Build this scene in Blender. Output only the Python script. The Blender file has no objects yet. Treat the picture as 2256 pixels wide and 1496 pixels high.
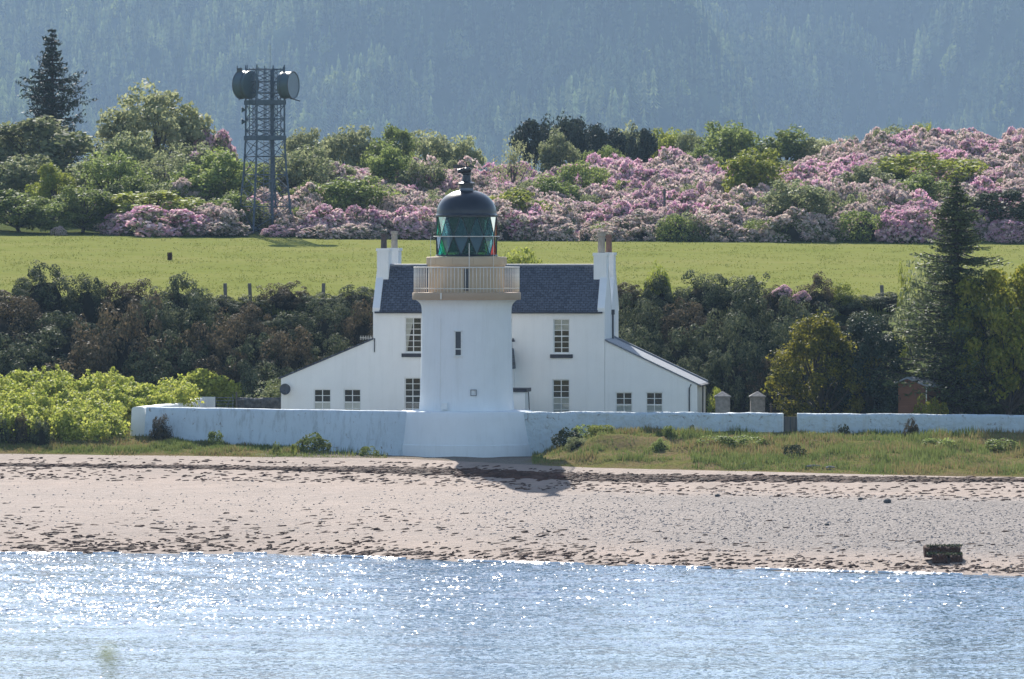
import bpy, bmesh, math, random
import numpy as np
from mathutils import Vector, Matrix
R = math.radians
PI = math.pi
SC = bpy.context.scene
COL = SC.collection

# ------------------------------------------------------------------ camera
CAMZ, HOR, F = 14.0, 562.0, 14700.0       # eye height above low water, horizon row, focal length in photo pixels
cam = bpy.data.cameras.new('camera'); camo = bpy.data.objects.new('camera', cam); COL.objects.link(camo)
camo.location = (0, 0, CAMZ); camo.rotation_euler = (R(90), 0, 0)
cam.sensor_width = 36; cam.lens = 36 * F / 2256; cam.shift_y = -(748 - HOR) / 2256
cam.clip_start = 0.5; cam.clip_end = 20000
cam.dof.use_dof = True; cam.dof.focus_distance = 352; cam.dof.aperture_fstop = 9.0
SC.camera = camo
# ------------------------------------------------------------------ sky and sun
SUN_EL, SUN_AZ = R(34.2), R(-10.8)        # azimuth from +Y towards +X
w = bpy.data.worlds.new('World'); SC.world = w; w.use_nodes = True
nt = w.node_tree; bg = nt.nodes['Background']
sky = nt.nodes.new('ShaderNodeTexSky'); sky.sky_type = 'NISHITA'; sky.sun_disc = False
sky.sun_elevation = SUN_EL; sky.sun_rotation = SUN_AZ % (2 * PI)
sky.air_density = 1.0; sky.dust_density = 0.6; sky.ozone_density = 1.3
nt.links.new(sky.outputs[0], bg.inputs[0]); bg.inputs[1].default_value = 0.102
sun = bpy.data.lights.new('sun', 'SUN'); sun.energy = 5.0; sun.angle = R(0.5); sun.color = (1, .95, .87)
suno = bpy.data.objects.new('sun', sun); COL.objects.link(suno)
sd = Vector((math.sin(SUN_AZ) * math.cos(SUN_EL), math.cos(SUN_AZ) * math.cos(SUN_EL), math.sin(SUN_EL)))
suno.rotation_euler = sd.to_track_quat('Z', 'Y').to_euler(); suno.location = (-60, 260, 300)
SC.view_settings.view_transform = 'Standard'; SC.view_settings.look = 'None'
SC.view_settings.exposure = 0.97; SC.view_settings.gamma = 1
SC.cycles.max_bounces = 6; SC.cycles.transparent_max_bounces = 12; SC.cycles.volume_bounces = 0

rnd = random.Random(7)

# ------------------------------------------------------------------ projection helpers
def at(px, py, Y):
    return Vector(((px - 1128) / F * Y, Y, CAMZ - (py - HOR) / F * Y))
def X(px, Y): return (px - 1128) / F * Y
def Z(py, Y): return CAMZ - (py - HOR) / F * Y

# ------------------------------------------------------------------ noise (numpy value noise)
_rs = np.random.RandomState(3); _T = _rs.rand(256, 256)
def vnoise(x, y):
    x = np.asarray(x, float); y = np.asarray(y, float)
    xi = np.floor(x).astype(int); yi = np.floor(y).astype(int); fx = x - xi; fy = y - yi
    fx = fx * fx * (3 - 2 * fx); fy = fy * fy * (3 - 2 * fy)
    a = _T[xi & 255, yi & 255]; b = _T[(xi + 1) & 255, yi & 255]; c = _T[xi & 255, (yi + 1) & 255]; d = _T[(xi + 1) & 255, (yi + 1) & 255]
    return (a * (1 - fx) + b * fx) * (1 - fy) + (c * (1 - fx) + d * fx) * fy
def fbm(x, y, o=4):
    s = 0; a = .5; t = 0
    for i in range(o):
        s = s + a * vnoise(x * 2 ** i + 17 * i, y * 2 ** i + 5 * i); t += a; a *= .5
    return s / t - .5

# ------------------------------------------------------------------ terrain
def shoreY(x):
    x = np.asarray(x, float)
    return np.interp(x, [-300, -24, -11, -2.2, 7.6, 22.3, 90, 300], [318, 313, 312.4, 305, 299, 290.7, 262, 240]) + 0.9 * fbm(x * .35, x * 0 + 3.3, 3)
def edgeY(x):
    x = np.asarray(x, float)
    return np.interp(x, [-300, -26, -6, 4, 22, 90, 300], [356, 346, 342, 335, 326, 305, 290]) + 1.6 * fbm(x * .3, x * 0 + 9.3, 4)
def edgeZ(x): return np.interp(x, [-26, -6, 4, 22], [3.69, 3.58, 3.33, 3.18])
def wallY(x): return np.interp(x, [-60, -19.7, -12, -6.2, -2.4, 1.0, 4, 60], [354, 352, 350, 348.4, 346.3, 348.2, 347.8, 347.4])
def wallZ(x): return np.interp(x, [-60, -19.7, -12.5, -6.2, 1.2, 2.6, 4.5, 8, 14, 60], [4.3, 4.46, 3.95, 3.55, 3.5, 4.0, 4.8, 4.95, 4.8, 4.62])
def ridgeZ(x): return np.interp(x, [-80, -24, -8, 5, 20, 27, 34, 80], [19.5, 19.7, 19.3, 19.4, 19.8, 21.2, 21.8, 23])
MS = 1.8
def mount(x, Y): return 14 + MS * (mount0(np.asarray(x, float) / MS, np.asarray(Y, float) / MS) - 14)
def mount0(x, Y):
    base = np.interp(Y, [700, 2350, 2550, 2620, 3000, 3500, 4200], [14, 12, 30, 44, 136, 262, 330])
    q = x + (Y - 2600) * .28
    g = 38 * np.sin(q / 52.0 + 1.3 * fbm(Y / 160, q / 200, 2)) + 9 * np.sin(q / 23.0 + 2.1 + Y / 140)
    deep = -62 * np.exp(-((x - 112 - (Y - 2600) * .16) / 34.0) ** 2)      # the ravine on the right
    k = np.clip((Y - 2400) / 250, 0, 1)
    return base + k * (g + deep + 60 * fbm(x / 80, Y / 80, 4))
def H(x, Y):
    x = np.asarray(x, float); Y = np.asarray(Y, float); x, Y = np.broadcast_arrays(x, Y)
    s = shoreY(x); e = edgeY(x); wy = wallY(x); wy2 = np.where(np.abs(x + 2.38) < 4.2, 350.5, wy); ze = edgeZ(x); zw = wallZ(x)
    def seg(a, b, za, zb): t = np.clip((Y - a) / np.maximum(b - a, 1e-6), 0, 1); return za + (zb - za) * t
    z = seg(9, 27, 12.4, -1.5)
    z = np.where(Y > 27, seg(27, s - 16, -2.6, -1.6), z)
    z = np.where(Y > s - 16, seg(s - 16, s, -1.6, 0), z)
    t = np.clip((Y - s) / np.maximum(e - s, 1), 0, 1)
    z = np.where(Y > s, ze * (t + .05 * np.sin(t * PI * 2)), z)
    z = np.where(Y > e, seg(e, wy, ze, zw), z)
    mound = 0.55 * fbm(x * .7, Y * .45, 4) * np.clip((x - 1.5) / 2, .25, 1) * np.clip((Y - e) / 2, 0, 1) * np.clip((wy - Y) / 1 + .3, 0, 1)
    mound = mound + .45 * np.exp(-((x - 4.8) / 2.4) ** 2 - ((Y - 342.5) / 2.6) ** 2)
    z = np.where((Y > e) & (Y < wy + 1), z + mound, z)
    z = np.where(Y > wy2 + .5, seg(wy2 + .5, wy2 + 2, zw, 4.9), z)
    z = np.where(Y > 366, seg(366, 369, 4.9, 5.4), z)
    fb = 11.15 + .7 * fbm(x * .16, x * 0, 4)
    z = np.where(Y > 369, seg(369, 381, 5.4, fb), z)
    ft = np.interp(x, [-30, 0, 36], [15.36, 15.0, 14.75])
    z = np.where(Y > 381, seg(381, 482, fb, ft) + .5 * fbm(x * .05, Y * .03, 2) * np.clip((Y - 381) / 10, 0, 1) * np.clip((482 - Y) / 10, 0, 1), z)
    rz = ridgeZ(x)
    hump = 2.6 * fbm(x * .10, Y * .08, 3)
    z = np.where(Y > 482, seg(482, 556, ft, rz) + hump * np.clip((Y - 482) / 20, 0, 1), z)
    z = np.where(Y > 556, seg(556, 640, rz, rz - 3) + hump, z)
    z = np.where(Y > 640, seg(640, 760, rz - 3, 13) + hump * np.clip((700 - Y) / 60, 0, 1), z)
    z = np.where(Y > 760, mount(x, Y), z)
    return z
def Hs(x, y): return float(H(x, y))
def gpt(px, py, a=150, b=700):
    Ys = np.arange(a, b, .25); zr = CAMZ - (py - HOR) / F * Ys; zz = H((px - 1128) / F * Ys, Ys)
    i = np.argmax(zr <= zz) if (zr <= zz).any() else len(Ys) - 1
    Y = float(Ys[i]); return Vector((X(px, Y), Y, float(zz[i])))

# ------------------------------------------------------------------ mesh helpers
class MB:
    def __init__(s): s.v = []; s.f = []; s.m = []; s.n = 0
    def arr(s, V, Fa, mi=0):
        V = np.asarray(V, float).reshape(-1, 3); s.v.append(V)
        for f in Fa: s.f.append([i + s.n for i in f]); s.m.append(mi)
        s.n += len(V); return s
    def box(s, x0, x1, y0, y1, z0, z1, mi=0):
        V = [(x, y, z) for x in (x0, x1) for y in (y0, y1) for z in (z0, z1)]
        return s.arr(V, [(0, 1, 3, 2), (4, 6, 7, 5), (0, 4, 5, 1), (2, 3, 7, 6), (0, 2, 6, 4), (1, 5, 7, 3)], mi)
    def prism(s, poly, axis, a, b, mi=0):      # poly: 2D list; axis 'x': poly=(y,z); 'y': poly=(x,z); 'z': poly=(x,y)
        n = len(poly)
        def P(p, t): return (t, p[0], p[1]) if axis == 'x' else (p[0], t, p[1]) if axis == 'y' else (p[0], p[1], t)
        V = [P(p, a) for p in poly] + [P(p, b) for p in poly]
        Fa = [tuple(range(n)), tuple(range(2 * n - 1, n - 1, -1))] + [(i, (i + 1) % n, n + (i + 1) % n, n + i) for i in range(n)]
        return s.arr(V, Fa, mi)
    def tube(s, pts, rad, k=8, mi=0, cap=True):
        pts = [Vector(p) for p in pts]; rad = rad if hasattr(rad, '__len__') else [rad] * len(pts)
        V = []
        for i, p in enumerate(pts):
            d = (pts[min(i + 1, len(pts) - 1)] - pts[max(i - 1, 0)])
            if d.length < 1e-9: d = Vector((0, 0, 1))
            d.normalize(); u = d.cross(Vector((0, 0, 1)) if abs(d.z) < .9 else Vector((1, 0, 0))).normalized(); q = d.cross(u)
            for j in range(k):
                a = 2 * PI * j / k; V.append(p + (u * math.cos(a) + q * math.sin(a)) * rad[i])
        Fa = [(i * k + j, i * k + (j + 1) % k, (i + 1) * k + (j + 1) % k, (i + 1) * k + j) for i in range(len(pts) - 1) for j in range(k)]
        if cap: Fa += [tuple(range(k - 1, -1, -1)), tuple(range((len(pts) - 1) * k, len(pts) * k))]
        return s.arr([tuple(v) for v in V], Fa, mi)
    def lathe(s, prof, k=64, c=(0, 0), mi=0, cap=False):
        V = [(c[0] + r * math.cos(2 * PI * j / k), c[1] + r * math.sin(2 * PI * j / k), z) for z, r in prof for j in range(k)]
        Fa = [(i * k + j, i * k + (j + 1) % k, (i + 1) * k + (j + 1) % k, (i + 1) * k + j) for i in range(len(prof) - 1) for j in range(k)]
        if cap: Fa += [tuple(range(k - 1, -1, -1)), tuple(range((len(prof) - 1) * k, len(prof) * k))]
        return s.arr(V, Fa, mi)
    def build(s, name, mats, parent=None, smooth=False, loc=None):
        V = np.concatenate(s.v) if s.v else np.zeros((0, 3))
        me = bpy.data.meshes.new(name); me.from_pydata(V.tolist(), [], s.f)
        return link(name, me, mats, s.m, parent, smooth, loc)
def link(name, me, mats, mi=None, parent=None, smooth=False, loc=None):
    for m in (mats if isinstance(mats, (list, tuple)) else [mats]): me.materials.append(m)
    if mi is not None and len(me.materials) > 1: me.polygons.foreach_set('material_index', np.asarray(mi, dtype=np.int32))
    if smooth is True: me.polygons.foreach_set('use_smooth', np.ones(len(me.polygons), dtype=bool))
    me.update()
    if isinstance(smooth, float): me.shade_smooth() if False else me.set_sharp_from_angle(angle=R(smooth)); 
    if isinstance(smooth, float): me.polygons.foreach_set('use_smooth', np.ones(len(me.polygons), dtype=bool))
    o = bpy.data.objects.new(name, me); COL.objects.link(o)
    if parent: o.parent = parent
    if loc: o.location = loc
    return o
def fastmesh(name, V, quads):
    me = bpy.data.meshes.new(name); V = np.asarray(V, np.float32); quads = np.asarray(quads, np.int32); k = quads.shape[1]
    me.vertices.add(len(V)); me.vertices.foreach_set('co', V.ravel())
    me.loops.add(quads.size); me.loops.foreach_set('vertex_index', quads.ravel())
    me.polygons.add(len(quads)); me.polygons.foreach_set('loop_start', np.arange(0, quads.size, k, dtype=np.int32))
    me.update(calc_edges=True); return me
def root(name, loc, rz=0):
    o = bpy.data.objects.new(name, None); COL.objects.link(o); o.location = loc; o.rotation_euler = (0, 0, rz); o.empty_display_size = .3; return o
def tag(o, label, cat, group=None, kind=None):
    if label: o['label'] = label
    if cat: o['category'] = cat
    if group: o['group'] = group
    if kind: o['kind'] = kind
    return o
def structure(o, label=None): o['kind'] = 'structure'; return o
def grid(name, xs, rows, m, smooth=True, zf=None):   # rows: list of arrays Y(x)
    xs = np.asarray(xs); Y = np.stack(rows); Xx = np.broadcast_to(xs, Y.shape); Zz = (zf or H)(Xx, Y)
    V = np.stack([Xx, Y, Zz], -1).reshape(-1, 3); n = len(xs); r = len(rows)
    I = np.arange(r * n).reshape(r, n); q = np.stack([I[:-1, :-1], I[:-1, 1:], I[1:, 1:], I[1:, :-1]], -1).reshape(-1, 4)
    return link(name, fastmesh(name, V, q), m, smooth=smooth)

# ------------------------------------------------------------------ materials
class NT:
    def __init__(s, name):
        s.m = bpy.data.materials.new(name); s.m.use_nodes = True; s.t = s.m.node_tree; s.n = s.t.nodes
        s.b = s.n['Principled BSDF']; s.out = s.n['Material Output']
    def add(s, ty, **kw):
        n = s.n.new(ty)
        for k, v in kw.items(): setattr(n, k, v)
        return n
    def L(s, a, b): s.t.links.new(a, b)
    def co(s, scale=(1, 1, 1), which='Object', rot=None):
        c = s.add('ShaderNodeTexCoord'); mp = s.add('ShaderNodeMapping'); mp.inputs['Scale'].default_value = scale
        if rot: mp.inputs['Rotation'].default_value = rot
        s.L(c.outputs[which], mp.inputs[0]); return mp.outputs[0]
    def noise(s, vec, scale, detail=4, rough=.55, dist=0):
        n = s.add('ShaderNodeTexNoise'); n.inputs['Scale'].default_value = scale; n.inputs['Detail'].default_value = detail
        n.inputs['Roughness'].default_value = rough; n.inputs['Distortion'].default_value = dist
        if vec is not None: s.L(vec, n.inputs['Vector'])
        return n.outputs['Fac']
    def ramp(s, fac, stops, interp='LINEAR'):
        r = s.add('ShaderNodeValToRGB'); r.color_ramp.interpolation = interp; e = r.color_ramp.elements
        while len(e) < len(stops): e.new(.5)
        for i, (p, c) in enumerate(stops): e[i].position = p; e[i].color = (*c, 1) if len(c) == 3 else c
        s.L(fac, r.inputs[0]); return r.outputs[0]
    def mix(s, f, a, b, mode='MIX'):
        n = s.add('ShaderNodeMix', data_type='RGBA', blend_type=mode)
        for i, v in ((0, f), (6, a), (7, b)):
            if hasattr(v, 'links'): s.L(v, n.inputs[i])
            else: n.inputs[i].default_value = v if i == 0 else (*v, 1)
        return n.outputs[2]
    def math(s, op, a, b=0, c=None):
        n = s.add('ShaderNodeMath', operation=op)
        for i, v in enumerate((a, b) if c is None else (a, b, c)):
            if hasattr(v, 'links'): s.L(v, n.inputs[i])
            else: n.inputs[i].default_value = v
        return n.outputs[0]
    def bump(s, h, dist, strength=1):
        n = s.add('ShaderNodeBump'); n.inputs['Distance'].default_value = dist; n.inputs['Strength'].default_value = strength
        s.L(h, n.inputs['Height']); s.L(n.outputs[0], s.b.inputs['Normal'])
    def col(s, c):
        if hasattr(c, 'links'): s.L(c, s.b.inputs['Base Color'])
        else: s.b.inputs['Base Color'].default_value = (*c, 1)
    def set(s, **kw):
        for k, v in kw.items(): s.b.inputs[k.replace('_', ' ')].default_value = v
def simple(name, c1, c2=None, scale=3, rough=.7, bump=None, metal=0, spec=.5, stretch=(1, 1, 1)):
    t = NT(name); v = t.co(stretch); n = t.noise(v, scale)
    t.col(t.ramp(n, [(.3, c1), (.7, c2 or tuple(x * .7 for x in c1))])); t.set(Roughness=rough, Metallic=metal)
    t.b.inputs['Specular IOR Level'].default_value = spec
    if bump: t.bump(t.noise(v, bump[0], 5), bump[1])
    return t.m
def leafmat(name, cols, rough=.5, transl=.35, tcol=None, spec=.12, vary=.18):
    rough = max(rough, .6)
    t = NT(name); g = t.add('ShaderNodeNewGeometry'); r = g.outputs['Random Per Island']
    st = [(i / max(1, len(cols) - 1), c) for i, c in enumerate(cols)]
    c = t.ramp(r, st); v = t.co((1, 1, 1), 'Object'); n = t.noise(v, 1.1, 2)
    c = t.mix(t.ramp(n, [(.35, (0, 0, 0)), (.65, (.5, .5, .5))]), c, cols[-1])
    oi = t.add('ShaderNodeObjectInfo'); hs = t.add('ShaderNodeHueSaturation'); t.L(c, hs.inputs['Color']); mr = t.add('ShaderNodeMapRange'); t.L(oi.outputs['Random'], mr.inputs[0]); mr.inputs[3].default_value = 1 - vary; mr.inputs[4].default_value = 1 + vary; t.L(mr.outputs[0], hs.inputs['Value']); c = hs.outputs[0]
    t.col(c); t.set(Roughness=rough); t.b.inputs['Specular IOR Level'].default_value = spec
    tr = t.add('ShaderNodeBsdfTranslucent')
    if tcol: tr.inputs[0].default_value = (*tcol, 1)
    else: t.L(c, tr.inputs[0])
    mx = t.add('ShaderNodeMixShader'); mx.inputs[0].default_value = transl
    t.L(t.b.outputs[0], mx.inputs[1]); t.L(tr.outputs[0], mx.inputs[2]); t.L(mx.outputs[0], t.out.inputs[0])
    return t.m

def m_paint(name, base=(.80, .80, .78), stain=.0, peel=.0, rough_scale=45, bd=.006, dirt=(.42, .42, .38)):
    t = NT(name); v = t.co(); c = t.mix(t.ramp(t.noise(v, .7, 4), [(.35, (0, 0, 0)), (.75, (.55, .55, .55))]), base, tuple(x * .88 for x in base))
    if stain:
        sv = t.co((2.2, 2.2, .16)); s1 = t.ramp(t.noise(sv, 1.6, 5, .75), [(.50, (0, 0, 0)), (.68, (stain,) * 3)]); c = t.mix(s1, c, dirt)
    if peel:
        p = t.ramp(t.noise(v, 2.6, 7, .75, .5), [(.63 - peel * .06, (0, 0, 0)), (.66, (1, 1, 1))]); c = t.mix(p, c, (.22, .20, .18))
    t.col(c); t.set(Roughness=.75); h = t.noise(v, rough_scale, 3)
    if peel:
        h2 = t.noise(v, 3.5, 4); h = t.math('ADD', h, t.math('MULTIPLY', h2, 6))
    t.bump(h, bd); return t.m
M = {}
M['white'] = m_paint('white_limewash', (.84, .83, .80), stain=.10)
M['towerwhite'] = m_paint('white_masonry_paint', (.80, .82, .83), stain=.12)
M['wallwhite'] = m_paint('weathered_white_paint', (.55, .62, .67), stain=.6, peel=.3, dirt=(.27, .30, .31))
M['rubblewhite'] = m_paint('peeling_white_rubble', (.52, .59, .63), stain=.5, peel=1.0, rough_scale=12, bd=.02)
M['cream'] = simple('cream_stone_paint', (.58, .44, .29), (.52, .385, .25), 1.4, .7, (30, .004))
M['creamdark'] = simple('tan_gallery_edge', (.44, .315, .21), (.39, .275, .18), 1.2, .7, (30, .004))
M['rail'] = simple('white_rail_paint', (.80, .76, .68), (.66, .62, .55), 6, .45)
M['black'] = simple('black_gloss_paint', (.008, .010, .018), (.014, .016, .024), 2, .30, (20, .002))
M['trimblack'] = simple('black_sill_paint', (.012, .014, .025), (.02, .02, .03), 4, .5)
M['frame'] = simple('white_window_paint', (.80, .80, .78), (.7, .7, .68), 5, .5)
M['pot_dark'] = simple('sooty_clay', (.05, .045, .045), (.10, .07, .06), 8, .9)
M['pot_pale'] = simple('buff_clay', (.42, .36, .28), (.30, .25, .20), 6, .85)
M['pot_rust'] = simple('red_clay', (.25, .13, .085), (.14, .08, .06), 6, .85)
M['lead'] = simple('lead_flashing', (.22, .24, .27), (.15, .16, .19), 3, .6)
M['pipe'] = simple('dark_rainwater_paint', (.03, .035, .045), (.05, .05, .06), 5, .5)
M['galv'] = simple('galvanised_steel', (.10, .13, .17), (.07, .095, .13), 2.5, .85, spec=.1)
M['dish'] = simple('grey_antenna_shell', (.065, .10, .125), (.045, .075, .095), 1.5, .5)
M['dishpale'] = simple('pale_radome', (.20, .26, .32), (.17, .22, .28), 1.2, .6)
M['steeldark'] = simple('dark_grey_metal', (.035, .04, .05), (.06, .065, .075), 3, .5)
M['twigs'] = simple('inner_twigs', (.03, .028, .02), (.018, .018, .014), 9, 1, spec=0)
M['bark'] = simple('bark', (.07, .055, .042), (.035, .028, .022), 9, .95, (14, .02), stretch=(1, 1, .3))
M['wood'] = simple('silvered_wood', (.17, .15, .13), (.09, .08, .07), 7, .9, (25, .01), stretch=(1, 1, .2))
M['shedwood'] = simple('orange_brown_cladding', (.22, .095, .05), (.15, .065, .035), 5, .8, stretch=(.3, 1, 6))
M['shedroof'] = simple('felt_roof', (.28, .30, .32), (.18, .2, .22), 4, .9)
M['stone'] = simple('grey_whinstone', (.16, .155, .15), (.045, .045, .05), 4.5, .9, (5, .10))
M['capstone'] = simple('lichened_sandstone', (.36, .33, .30), (.20, .18, .17), 6, .9, (14, .03))
M['curtain'] = simple('cream_curtain', (.80, .77, .68), (.62, .6, .52), 6, .9, stretch=(6, 6, .4))
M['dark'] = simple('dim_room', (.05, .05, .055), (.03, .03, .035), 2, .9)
def m_slate():
    t = NT('blue_grey_slate'); br = t.add('ShaderNodeTexBrick'); g = t.add('ShaderNodeTexCoord')
    sep = t.add('ShaderNodeSeparateXYZ'); t.L(g.outputs['Object'], sep.inputs[0]); cb = t.add('ShaderNodeCombineXYZ')
    t.L(sep.outputs[0], cb.inputs[0]); t.L(t.math('MULTIPLY', sep.outputs[2], 1.35), cb.inputs[1]); t.L(cb.outputs[0], br.inputs['Vector'])
    for k, v in (('Scale', 1.0), ('Mortar Size', .018), ('Brick Width', .26), ('Row Height', .17), ('Bias', 0.0)): br.inputs[k].default_value = v
    br.inputs['Color1'].default_value = (.080, .092, .125, 1); br.inputs['Color2'].default_value = (.036, .043, .065, 1); br.inputs['Mortar'].default_value = (.008, .009, .013, 1)
    v = t.co(); c = t.mix(t.ramp(t.noise(v, 9, 6, .7), [(.50, (0, 0, 0)), (.72, (.7, .7, .7))]), br.outputs[0], (.19, .21, .245))
    t.col(c); t.set(Roughness=.6); t.bump(t.math('ADD', br.outputs['Fac'], t.math('MULTIPLY', t.noise(v, 14, 3), -1.2)), -.03); return t.m
M['slate'] = m_slate()
def m_wingslate():
    return simple('pale_weathered_slate', (.22, .24, .27), (.10, .115, .14), 8, .6, (18, .02))
M['wingslate'] = m_wingslate()
def m_glass(name, tint, gloss=.12, rough=.03, ior=1.5):
    t = NT(name); tr = t.add('ShaderNodeBsdfTransparent'); tr.inputs[0].default_value = (*tint, 1)
    gl = t.add('ShaderNodeBsdfGlossy'); gl.inputs['Roughness'].default_value = rough
    df = t.add('ShaderNodeBsdfDiffuse'); df.inputs[0].default_value = (*tuple(x * .34 for x in tint), 1)
    fr = t.add('ShaderNodeFresnel'); fr.inputs[0].default_value = ior
    m1 = t.add('ShaderNodeMixShader'); m1.inputs[0].default_value = gloss
    t.L(tr.outputs[0], m1.inputs[1]); t.L(df.outputs[0], m1.inputs[2])
    m2 = t.add('ShaderNodeMixShader'); t.L(fr.outputs[0], m2.inputs[0]); t.L(m1.outputs[0], m2.inputs[1]); t.L(gl.outputs[0], m2.inputs[2]); t.L(m2.outputs[0], t.out.inputs[0]); return t.m
M['glass'] = m_glass('window_glass', (.92, .94, .95), .02)
M['g_green'] = m_glass('green_lantern_glass', (.05, .75, .52), .4, ior=1.2)
M['g_teal'] = m_glass('teal_lantern_glass', (.20, .50, .55), .45, ior=1.2)
M['g_blue'] = m_glass('blue_grey_lantern_glass', (.32, .55, .70), .55, ior=1.2)
M['g_dark'] = m_glass('dark_green_lantern_glass', (.12, .34, .28), .4, ior=1.2)
M['g_red'] = m_glass('red_lantern_glass', (.85, .07, .06), .45, ior=1.2)
M['lens'] = m_glass('lens_prisms', (.40, .62, .50), .45, .15)

def m_beach():
    t = NT('sand_and_shingle'); v = t.co(); sep = t.add('ShaderNodeSeparateXYZ'); t.L(v, sep.inputs[0])
    sand = t.ramp(t.noise(v, .5, 5), [(.3, (.24, .168, .128)), (.7, (.325, .232, .18))])
    fine = t.noise(v, 5.5, 6, .75); sand = t.mix(t.ramp(fine, [(.45, (0, 0, 0)), (.75, (.5, .5, .5))]), sand, (.25, .2, .18))
    sand = t.mix(t.ramp(t.noise(t.co((.35, 1.1, 1)), .9, 6, .7), [(.42, (0, 0, 0)), (.68, (.75,) * 3)]), sand, (.19, .14, .11))
    # shingle patch on the right and a band in the middle of the beach
    gx = t.add('ShaderNodeMapRange'); t.L(sep.outputs[0], gx.inputs[0])
    for i, q in zip((1, 2, 3, 4), (-6, 14, 0, 1)): gx.inputs[i].default_value = q
    zz = t.ramp(t.math('MULTIPLY', sep.outputs[2], .25), [(.10, (0, 0, 0)), (.22, (1, 1, 1)), (.56, (1, 1, 1)), (.62, (0, 0, 0))])
    k = t.math('MULTIPLY', zz, t.math('ADD', t.math('MULTIPLY', gx.outputs[0], .85), t.math('MULTIPLY', t.noise(t.co((.25, .5, 1)), .6, 4), .5)))
    vo = t.add('ShaderNodeTexVoronoi'); vo.inputs['Scale'].default_value = 7; t.L(v, vo.inputs['Vector'])
    peb = t.ramp(vo.outputs['Color'], [(.0, (.09, .072, .066)), (.5, (.165, .135, .12)), (1, (.27, .225, .20))])
    c = t.mix(k, sand, peb)
    wet = t.ramp(t.math('MULTIPLY', sep.outputs[2], 1.0), [(.0, (1, 1, 1)), (.06, (0, 0, 0))]); c = t.mix(t.math('MULTIPLY', wet, .6), c, (.16, .125, .10))
    # specks of weed
    sp = t.ramp(t.noise(t.co((1, .6, 1)), 2.2, 8, .8, .4), [(.60, (0, 0, 0)), (.66, (1, 1, 1))]); c = t.mix(t.math('MULTIPLY', sp, .55), c, (.09, .06, .05))
    t.col(c); t.set(Roughness=.9); t.bump(t.math('ADD', t.noise(v, 3, 6, .7), t.math('MULTIPLY', vo.outputs['Distance'], k)), .09); return t.m
M['beach'] = m_beach()
def m_grassground(name, cols, sc=.6, fine=4, bd=.1, dark=(.05, .06, .02), amt=.6):
    t = NT(name); v = t.co(); st = [(i / (len(cols) - 1) * .5 + .25, c) for i, c in enumerate(cols)]
    c = t.ramp(t.noise(v, sc, 6, .65), st)
    c = t.mix(t.ramp(t.noise(v, fine, 6, .75), [(.48, (0, 0, 0)), (.72, (amt,) * 3)]), c, dark)
    if name == 'rough_verge':
        sp = t.add('ShaderNodeSeparateXYZ'); t.L(v, sp.inputs[0]); xx = t.math('ADD', sp.outputs[0], t.math('MULTIPLY', t.noise(v, .6, 4), 3))
        k = t.ramp(t.math('MULTIPLY_ADD', xx, 1 / 40, .5), [(.20, (0, 0, 0)), (.25, (.8, .8, .8)), (.555, (.8, .8, .8)), (.575, (0, 0, 0))])
        gr = t.ramp(t.noise(v, 9, 6, .8), [(.35, (.12, .10, .09)), (.65, (.36, .30, .26))]); c = t.mix(k, c, gr)
    t.col(c); t.set(Roughness=.95); t.b.inputs['Specular IOR Level'].default_value = 0; t.bump(t.noise(v, fine, 6, .7), bd); return t.m
M['verge'] = m_grassground('rough_verge', [(.10, .12, .035), (.16, .155, .05), (.19, .14, .075), (.12, .15, .04)], .5, 3.5, .15)
M['field'] = m_grassground('pasture', [(.155, .178, .046), (.19, .202, .062), (.225, .215, .080)], .12, .9, .04, (.15, .15, .04), .8)
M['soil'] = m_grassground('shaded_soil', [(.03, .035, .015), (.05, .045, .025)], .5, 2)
M['hill'] = m_grassground('heath', [(.06, .08, .03), (.10, .11, .04)], .3, 2)
M['mountain'] = m_grassground('forest_floor', [(.015, .03, .02), (.03, .05, .03)], .02, .2, 1)

def m_water():
    t = NT('sea_water'); g = t.add('ShaderNodeNewGeometry'); v = t.co((1, .8, 1))
    def pert(sc, k):
        n = t.add('ShaderNodeTexNoise'); n.inputs['Scale'].default_value = sc; n.inputs['Detail'].default_value = 2; t.L(v, n.inputs['Vector'])
        s = t.add('ShaderNodeVectorMath', operation='SUBTRACT'); t.L(n.outputs['Color'], s.inputs[0]); s.inputs[1].default_value = (.5, .5, .5)
        m = t.add('ShaderNodeVectorMath', operation='MULTIPLY'); t.L(s.outputs[0], m.inputs[0]); m.inputs[1].default_value = (k, k, 0); return m.outputs[0]
    a0 = t.add('ShaderNodeVectorMath', operation='ADD'); t.L(pert(5.0, 1.35), a0.inputs[0]); t.L(pert(12, .4), a0.inputs[1])
    c0 = t.co(); sp = t.add('ShaderNodeSeparateXYZ'); t.L(c0, sp.inputs[0]); mr = t.add('ShaderNodeMapRange'); t.L(sp.outputs[1], mr.inputs[0])
    for i, q in zip((1, 2, 3, 4), (240, 256, .52, .92)): mr.inputs[i].default_value = q
    gust = t.ramp(t.noise(t.co((.10, .22, 1)), 1.0, 3, .6), [(.38, (.62,) * 3), (.62, (1.25,) * 3)])
    a = t.add('ShaderNodeVectorMath', operation='SCALE'); t.L(a0.outputs[0], a.inputs[0]); t.L(t.math('MULTIPLY', mr.outputs[0], gust), a.inputs['Scale'])
    b = t.add('ShaderNodeVectorMath', operation='ADD'); t.L(a.outputs[0], b.inputs[0]); t.L(g.outputs['Normal'], b.inputs[1])
    n = t.add('ShaderNodeVectorMath', operation='NORMALIZE'); t.L(b.outputs[0], n.inputs[0]); t.L(n.outputs[0], t.b.inputs['Normal'])
    t.col((.045, .11, .19)); t.set(Roughness=.125, IOR=1.333); t.b.inputs['Specular IOR Level'].default_value = .5; return t.m
M['water'] = m_water()

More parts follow.
